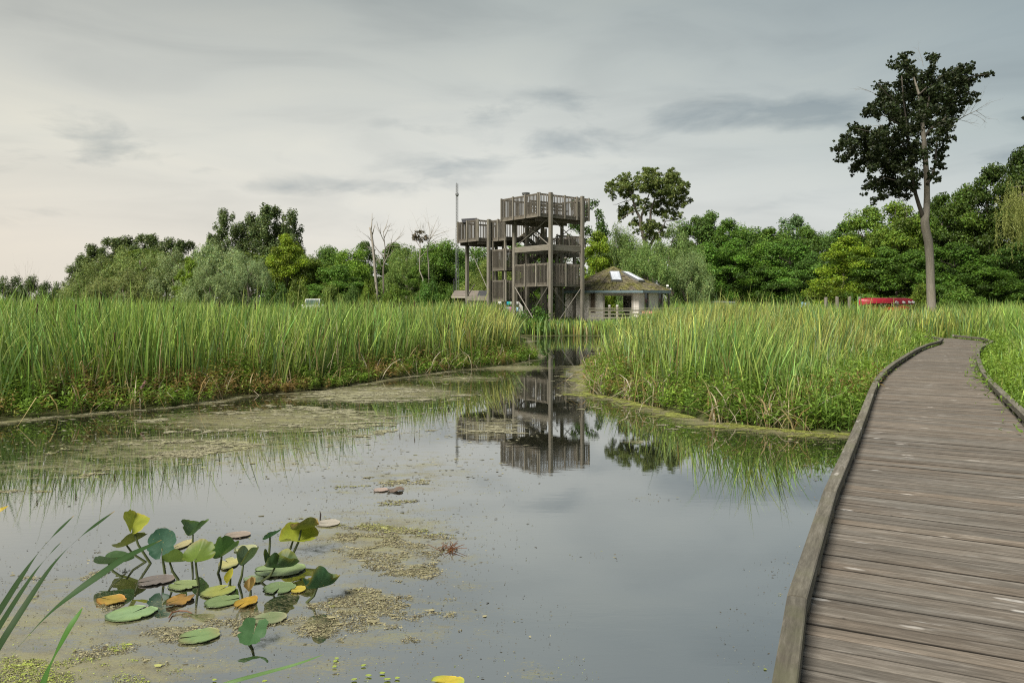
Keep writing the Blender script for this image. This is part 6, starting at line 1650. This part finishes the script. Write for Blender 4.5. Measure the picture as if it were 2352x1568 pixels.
leaf('lily leaf seen edge on, spread wide just under the tallest leaf', (405, 445), 290, (548, 600), 80, 4, -14, .35, .06, .04, (.10, .12, .025), None, 3, asp=0.42)
leaf('large round bluish green lily leaf facing the camera upright', (680, 478), 240, (705, 700), -12, 72, -6, .10, .02, .02, TE, None, 4, elong=1.05, asp=0.96)
leaf('cup shaped lily leaf standing alone at the back of the clump', (934, 340), 225, (915, 560), 0, 22, 0, .85, .12, .06, (.05, .10, .04), G4, 5, asp=0.62)
leaf('dark flat lily leaf at the far left of the clump', (272, 590), 330, (360, 722), 82, 5, -12, .50, .05, .05, (.045, .095, .032), None, 6, asp=0.3)
leaf('broad olive lily leaf at the centre of the clump with a speckled face', (957, 560), 272, (973, 792), 4, 46, 0, -.30, .10, .03, (.095, .15, .020), (.17, .15, .05), 7, elong=1.0, lobe=-.75, asp=0.69)
leaf('lily leaf bent low between the blue green leaf and the centre leaf', (758, 585), 205, (810, 742), 50, 26, 14, .60, .05, .05, (.085, .135, .024), None, 8, asp=0.5)
leaf('folded lily leaf with two dark lobes right of the centre leaf', (1165, 520), 235, (1128, 690), 30, 14, 10, .95, .08, .06, (.05, .11, .026), G4, 9, asp=0.77)
leaf('small grey green cup shaped lily leaf on a pale stalk', (1338, 580), 195, (1295, 782), 0, 20, 2, .95, .16, .10, (.085, .13, .075), (.16, .17, .04), 10, curl=.5, asp=0.62)
leaf('dark curled lily leaf with crinkled rim leaning right', (1600, 615), 290, (1468, 762), 62, 14, -6, .52, .10, .10, (.035, .080, .024), (.18, .19, .03), 11, curl=.9, rag=.05, asp=0.47)
leaf('small dark lily leaf left of the bright yellow green pair', (1548, 392), 155, (1535, 536), 70, 12, -24, .25, .04, .03, (.035, .095, .038), None, 12, asp=0.58)
leaf('bright yellow green lily leaf showing its underside on the right', (1745, 405), 320, (1668, 545), 70, 22, 20, .60, .04, .05, (.24, .28, .03), (.28, .26, .04), 13, rag=.03, asp=0.4)
leaf('olive lily leaf with a browned curled edge behind the bright one', (1800, 325), 235, (1722, 545), 75, 14, -18, .30, .08, .08, (.13, .15, .03), (.22, .14, .04), 14, curl=.6, rag=.05, asp=0.47)
leaf('dark green lily leaf with a yellow rim at the right end of the clump', (1930, 772), 300, (1838, 922), 60, 14, -24, .62, .08, .10, (.030, .085, .036), (.20, .17, .03), 15, curl=.6, rag=.05, asp=0.57)
leaf('heart shaped green lily leaf tilted to the camera low at the front', (1410, 1160), 250, (1380, 1262), 176, -46, 0, .26, .0, .05, (.055, .125, .050), None, 16, elong=.95, rag=.05, lobe=.25, asp=0.9)
leaf('small yellow curled young lily leaf in the middle of the pads', (1222, 722), 75, (1218, 800), 30, 70, 10, .8, .3, .1, (.38, .36, .05), None, 17, elong=1.6, asp=1.6)
leaf('withered buff curled lily leaf beside the yellow sunken pad', (1385, 800), 100, (1385, 872), 10, 60, -10, .9, .4, .2, (.34, .24, .10), (.25, .13, .05), 18, curl=1.0, rag=.08, elong=1.3, asp=1.2)
def pad(label, c, wpx, hpx, yaw, col, rim=None, seed=1, wav=.012, z=.012, rag=.02, elong=1.1, fold=0.0, nm='lily_pad', grp='floating lily pads'):
    col = tuple(v * .84 for v in col)
    px, py = q6(*c); B = onz(px, py, z); R = wpx * .2876 * B.y / F / 2
    V, Fc, G = lily_mesh(R, elong, fold, .02, wav, seed, 0, ragged=rag)
    Mx = np.array(frame(yaw, 0, 0)); Vw = V @ Mx.T; Vw -= (Vw.max(0) + Vw.min(0)) / 2
    Vw[:, 0] *= wpx * .2876 * B.y / F / np.ptp(Vw[:, 0]); Vw[:, 1] *= hpx * .2876 * B.y ** 2 / (F * CAMZ) / np.ptp(Vw[:, 1]); Vw[:, 2] = np.maximum(Vw[:, 2] - Vw[:, 2].min(), 0) + .011
    Vw[:, :2] += np.array(B)[:2]
    # a thin rim turned down to the water gives the pad its thickness
    nT = 65; ring = np.arange(len(Vw) - nT, len(Vw)); low = Vw[ring].copy(); low[:, 2] -= .004; b0 = len(Vw)
    Va = np.concatenate([Vw, low]); Fs = np.stack([ring[:-1], b0 + np.arange(nT - 1), b0 + np.arange(1, nT), ring[1:]], 1)
    s = np.concatenate([G[:, 0], np.ones(nT)]); th = np.concatenate([G[:, 1], G[ring, 1]])
    c_ = np.repeat(np.array(col)[None], len(Va), 0)
    if rim is not None:
        t_ = (np.clip((s - .45) / .55, 0, 1) * (.5 + .5 * np.sin(th * 2 + seed)))[:, None]; c_ = c_ * (1 - t_) + np.array(rim)[None] * t_
    o = np_obj(nm, Va, [np.concatenate([Fc, Fs])], M['pad'], None, c_, np.concatenate([G, G[ring]]), smooth=True, loc=(B.x, B.y, 0))
    return tag(o, label, 'lily pad', grp)
PG = (.135, .20, .085); PB = (.14, .10, .085); PY = (.29, .20, .035); PP = (.36, .34, .13); PK = (.26, .21, .17)
pad('purplish brown lily pad left of centre', (635, 742), 270, 90, 60, (.13, .112, .105), (.14, .115, .10), 21)
pad('pale green lily pad below the bent leaf, torn on its right', (855, 782), 235, 80, 100, (.18, .23, .09), None, 22, rag=.05)
pad('yellowish green lily pad under the small yellow curled leaf', (1130, 830), 250, 100, 200, (.24, .26, .06), (.16, .20, .07), 23, rag=.04)
pad('green lily pad overlapping the yellowish one at its front', (1160, 912), 260, 100, 250, (.14, .20, .08), None, 24)
pad('large pale green heart shaped pad at the front left', (430, 1008), 370, 130, 200, (.19, .29, .14), (.15, .22, .08), 25, rag=.03)
pad('oval green lily pad with brown blotches at the front centre', (980, 1186), 315, 125, 70, (.15, .23, .09), (.17, .17, .07), 26)
pad('oval grey green lily pad right of the low heart shaped leaf', (1540, 1046), 265, 100, 80, (.15, .19, .09), (.20, .20, .12), 27)
pad('green lily pad notched toward the camera, left of the dark right end leaf', (1620, 802), 260, 90, 0, (.13, .19, .085), None, 28, rag=.04)
pad('large light green lily pad under the dark curled leaf', (1620, 660), 400, 110, 75, (.19, .26, .12), (.15, .20, .09), 29, rag=.04)
pad('small light green lily pad left of the large light one', (1412, 735), 165, 60, 120, (.18, .24, .12), None, 30)
pad('yellow wilted lily pad at the left of the clump', (275, 905), 240, 80, 110, PY, (.30, .15, .03), 31, wav=.06, rag=.05)
pad('wilted ochre lily pad half sunk left of the centre stalk', (815, 908), 195, 100, 60, (.25, .145, .03), (.07, .045, .025), 32, wav=.09, rag=.06)
pad('bright yellow lily pad at the front of the middle group', (1350, 922), 165, 90, 20, (.34, .22, .025), (.22, .13, .02), 33, wav=.08, rag=.05)
pad('pale yellow lily pad behind the folded leaf', (1212, 608), 160, 95, 120, PP, (.22, .24, .10), 34)
pad('pale cream green lily pad at the back, half under water', (1350, 490), 170, 60, 90, (.30, .32, .17), None, 35)
pad('cream coloured lily pad at the back beside the blue green leaf', (848, 457), 105, 80, 40, (.36, .32, .16), None, 36)
pad('pinkish brown lily pad at the back of the clump', (1285, 380), 200, 50, 80, PK, None, 37)
pad('faded pinkish pad with a broken stub at the far back right', (2010, 288), 180, 55, 90, (.34, .31, .26), None, 38)
pad('small yellow pad tucked under the dark right end leaf', (1772, 815), 110, 55, 90, (.40, .33, .05), None, 39)
pad('yellow lily pad cut by the bottom edge of the picture', (2960, 1560), 270, 110, 90, (.45, .36, .03), (.20, .26, .05), 40, wav=.04)
pad('brown shrivelled pad out in the open water', (2545, 25), 130, 34, 70, (.13, .09, .065), (.10, .06, .04), 41, wav=.10, rag=.08)
pad('pale pinkish pad beside the brown shrivelled one', (2430, 22), 120, 28, 90, (.34, .26, .22), None, 42)
# small round floating leaves near the bottom edge
for i, (cx, cy, w_) in enumerate(((2075, 1365, 34), (2062, 1388, 32), (2058, 1430, 36), (2215, 1532, 44), (2290, 1420, 40), (2330, 1500, 50), (2440, 1480, 44), (2480, 1530, 52), (2560, 1520, 40), (1500, 1545, 38), (1100, 1535, 36))):
    pad('little round lime green floating leaf near the bottom edge', (cx, cy), w_, 12, rg.uniform(0, 360), (.30, .38, .06), None, 60 + i, nm='floating_leaf', grp='little floating leaves')
# dark twigs and a rusty tuft on the water
mb = MB(); p = onz(1030, 1262)
for i in range(26): mb.tube([p + Vector((rg.normal() * .05, rg.normal() * .05, .0)), p + Vector((rg.normal() * .07, rg.normal() * .06, .03 + .03 * rg.random()))], [.003, .002], 4, c=(.16, .07, .03))
tag(mb.build('dead_tuft', M['herb']), 'rusty tuft of dead weed at the right end of the floating algae', 'weed tuft')
mb = MB(); mb.tube([onz(735, 1192) + Vector((0, 0, -.02)), onz(735, 1192) + Vector((.006, 0, .05)), onz(735, 1192) + Vector((.0, 0, .075))], [.008, .009, .003], 6, c=(.05, .04, .035)); tag(mb.build('broken_stub', M['herb']), 'dark broken stub standing on the faded pad at the back right', 'stub')
mb = MB(); P = [onz(*q6(*c)) + Vector((0, 0, .014)) for c in ((735, 1062), (760, 1020), (820, 1005), (880, 1008), (920, 1025))]; mb.tube(P, [.004, .006, .006, .005, .003], 6, c=(.19, .10, .06)); tag(mb.build('floating_twig', M['herb']), 'curved reddish twig afloat in front of the centre stalk', 'twig')

# ------------------------------------------------------------------ long leaf blades reaching in from the lower left
q7 = lambda cx, cy: (.2876 * cx, 1117.2 + .2876 * cy)
def long_blade(label, P, Ys, wds, col, tipc, tws, root=None):
    pts = [at(*q7(*c), y_) for c, y_ in zip(P, Ys)]
    if root is not None: pts = [Vector(root), Vector(root).lerp(pts[0], .5) + Vector((-.03, 0, .12))] + pts; wds = [wds[0], wds[0]] + wds; tws = [tws[0], tws[0]] + tws
    # smooth
    for _ in range(3):
        Q = [pts[0]]; Wn = [wds[0]]; Tn = [tws[0]]
        for a in range(len(pts) - 1):
            Q += [pts[a].lerp(pts[a + 1], .25), pts[a].lerp(pts[a + 1], .75)]; Wn += [wds[a] * .75 + wds[a + 1] * .25, wds[a] * .25 + wds[a + 1] * .75]; Tn += [tws[a] * .75 + tws[a + 1] * .25, tws[a] * .25 + tws[a + 1] * .75]
        pts = Q + [pts[-1]]; wds = Wn + [wds[-1]]; tws = Tn + [tws[-1]]
    V = []; C_ = []; n_ = len(pts)
    for i in range(n_):
        d = (pts[min(i + 1, n_ - 1)] - pts[max(i - 1, 0)]).normalized(); view = Vector((0, 1, -.25)).normalized()
        a = d.cross(view).normalized(); b = a.cross(d).normalized(); w_ = (a * math.cos(tws[i]) + b * math.sin(tws[i])) * wds[i] * .64; m_ = b * wds[i] * .10
        s = i / (n_ - 1); c_ = np.array(col) * (.85 + .3 * s); t_ = max(0, (s - .93) / .07); c_ = c_ * (1 - t_) + np.array(tipc) * t_
        V += [pts[i] - w_, pts[i] + m_, pts[i] + w_]; C_ += [c_ * .9, c_ * 1.1, c_]
    Fc = [(i * 3 + k, i * 3 + k + 1, (i + 1) * 3 + k + 1, (i + 1) * 3 + k) for i in range(n_ - 1) for k in range(2)]
    o = np_obj('reed_leaf', [tuple(v) for v in V], [np.array(Fc)], M['blade'], None, np.array(C_), smooth=True, loc=tuple(pts[0])); return tag(o, label, 'reed leaf', 'long leaves reaching in from the lower left')
BG = (.016, .040, .010); TPc = (.30, .20, .06)
long_blade('twisted long leaf, upper left of the three parallel ones', [(-160, 1230), (0, 985), (180, 700), (310, 520), (380, 440), (470, 345), (590, 230)], [1.9, 1.9, 1.92, 1.95, 1.97, 2.0, 2.04], [.017, .016, .014, .008, .007, .011, .001], BG, TPc, [.3, .3, .35, 1.1, 1.25, .5, .3], (-2.05, 1.85, -.05))
long_blade('slim long leaf in the middle of the three parallel ones', [(-140, 1340), (0, 1105), (160, 850), (290, 660), (380, 560), (430, 500), (488, 443)], [1.8, 1.8, 1.82, 1.85, 1.87, 1.88, 1.9], [.014, .013, .012, .009, .004, .005, .001], BG, TPc, [.3, .3, .4, .7, 1.3, .6, .3], (-1.95, 1.75, -.05))
long_blade('longest leaf of the three parallel ones, its tip by the tall lily leaf', [(-120, 1480), (0, 1255), (190, 960), (380, 670), (500, 530), (590, 445), (740, 320), (915, 195)], [1.7, 1.7, 1.74, 1.78, 1.81, 1.83, 1.88, 1.93], [.015, .015, .0145, .011, .007, .004, .011, .001], BG, TPc, [.3, .3, .3, .5, .9, 1.35, .5, .3], (-1.85, 1.65, -.05))
long_blade('bowed leaf crossing in front of the lilies', [(-100, 1560), (0, 1450), (200, 1215), (400, 1000), (600, 840), (800, 700), (1000, 562), (1150, 490), (1290, 425)], [2.0, 2.0, 2.05, 2.1, 2.15, 2.2, 2.26, 2.3, 2.34], [.003, .004, .006, .010, .016, .0185, .016, .011, .001], (.022, .055, .014), TPc, [1.2, 1.2, 1.1, .8, .4, .3, .3, .4, .4], (-1.7, 1.95, -.05))
long_blade('short bright leaf at the bottom left with an orange tip', [(325, 1640), (360, 1520), (420, 1380), (480, 1260), (560, 1110), (625, 1020), (662, 958)], [2.0, 2.0, 2.0, 2.02, 2.04, 2.06, 2.08], [.018, .017, .009, .013, .015, .011, .001], (.045, .125, .016), (.45, .26, .04), [.2, .3, .9, .4, .3, .3, .3], (-1.55, 1.98, -.05))
long_blade('tiny amber leaf tip at the left edge', [(-90, 235), (0, 185), (35, 168), (66, 153)], [2.1, 2.1, 2.11, 2.12], [.014, .011, .008, .001], (.32, .24, .03), (.36, .2, .04), [.4, .4, .4, .4], (-2.4, 2.05, -.05))
long_blade('thin leaf lying across the bottom edge right of the lilies', [(1600, 1640), (1876, 1548), (2060, 1500), (2250, 1450), (2420, 1400), (2585, 1338)], [2.6, 2.62, 2.65, 2.68, 2.7, 2.74], [.011, .011, .010, .009, .007, .001], (.085, .16, .05), TPc, [.5, .4, .5, .6, .6, .6], (-1.5, 2.5, -.05))
# leaf spray that reaches into the right edge from a tree outside
pz = at(2352, 270, 34); o = empty('tree_branch', (pz.x + 1.2, 34, pz.z - .3), 'leafy branch tip reaching into the sky at the right edge', 'branch')
mb = MB(); mb.tube([(pz.x + 3.5, 34, pz.z - 1.2), (pz.x + 1.2, 34, pz.z - .3), (pz.x, 34, pz.z)], [.07, .04, .012], 6); mb.build('stem', M['bark'], o)
V, Fq, c = leaf_cloud([(pz.x + .05 + .25 * k_, 34 + .1 * (k_ % 2), pz.z - .02 - .05 * k_, .16, .16, .10) for k_ in range(7)], 40, .13, rg, (.03, .04, .015)); cr_ = np_obj('leaves', V, [Fq], M['leaf'], o, c); cr_.color = (1, 1, 1, 1)
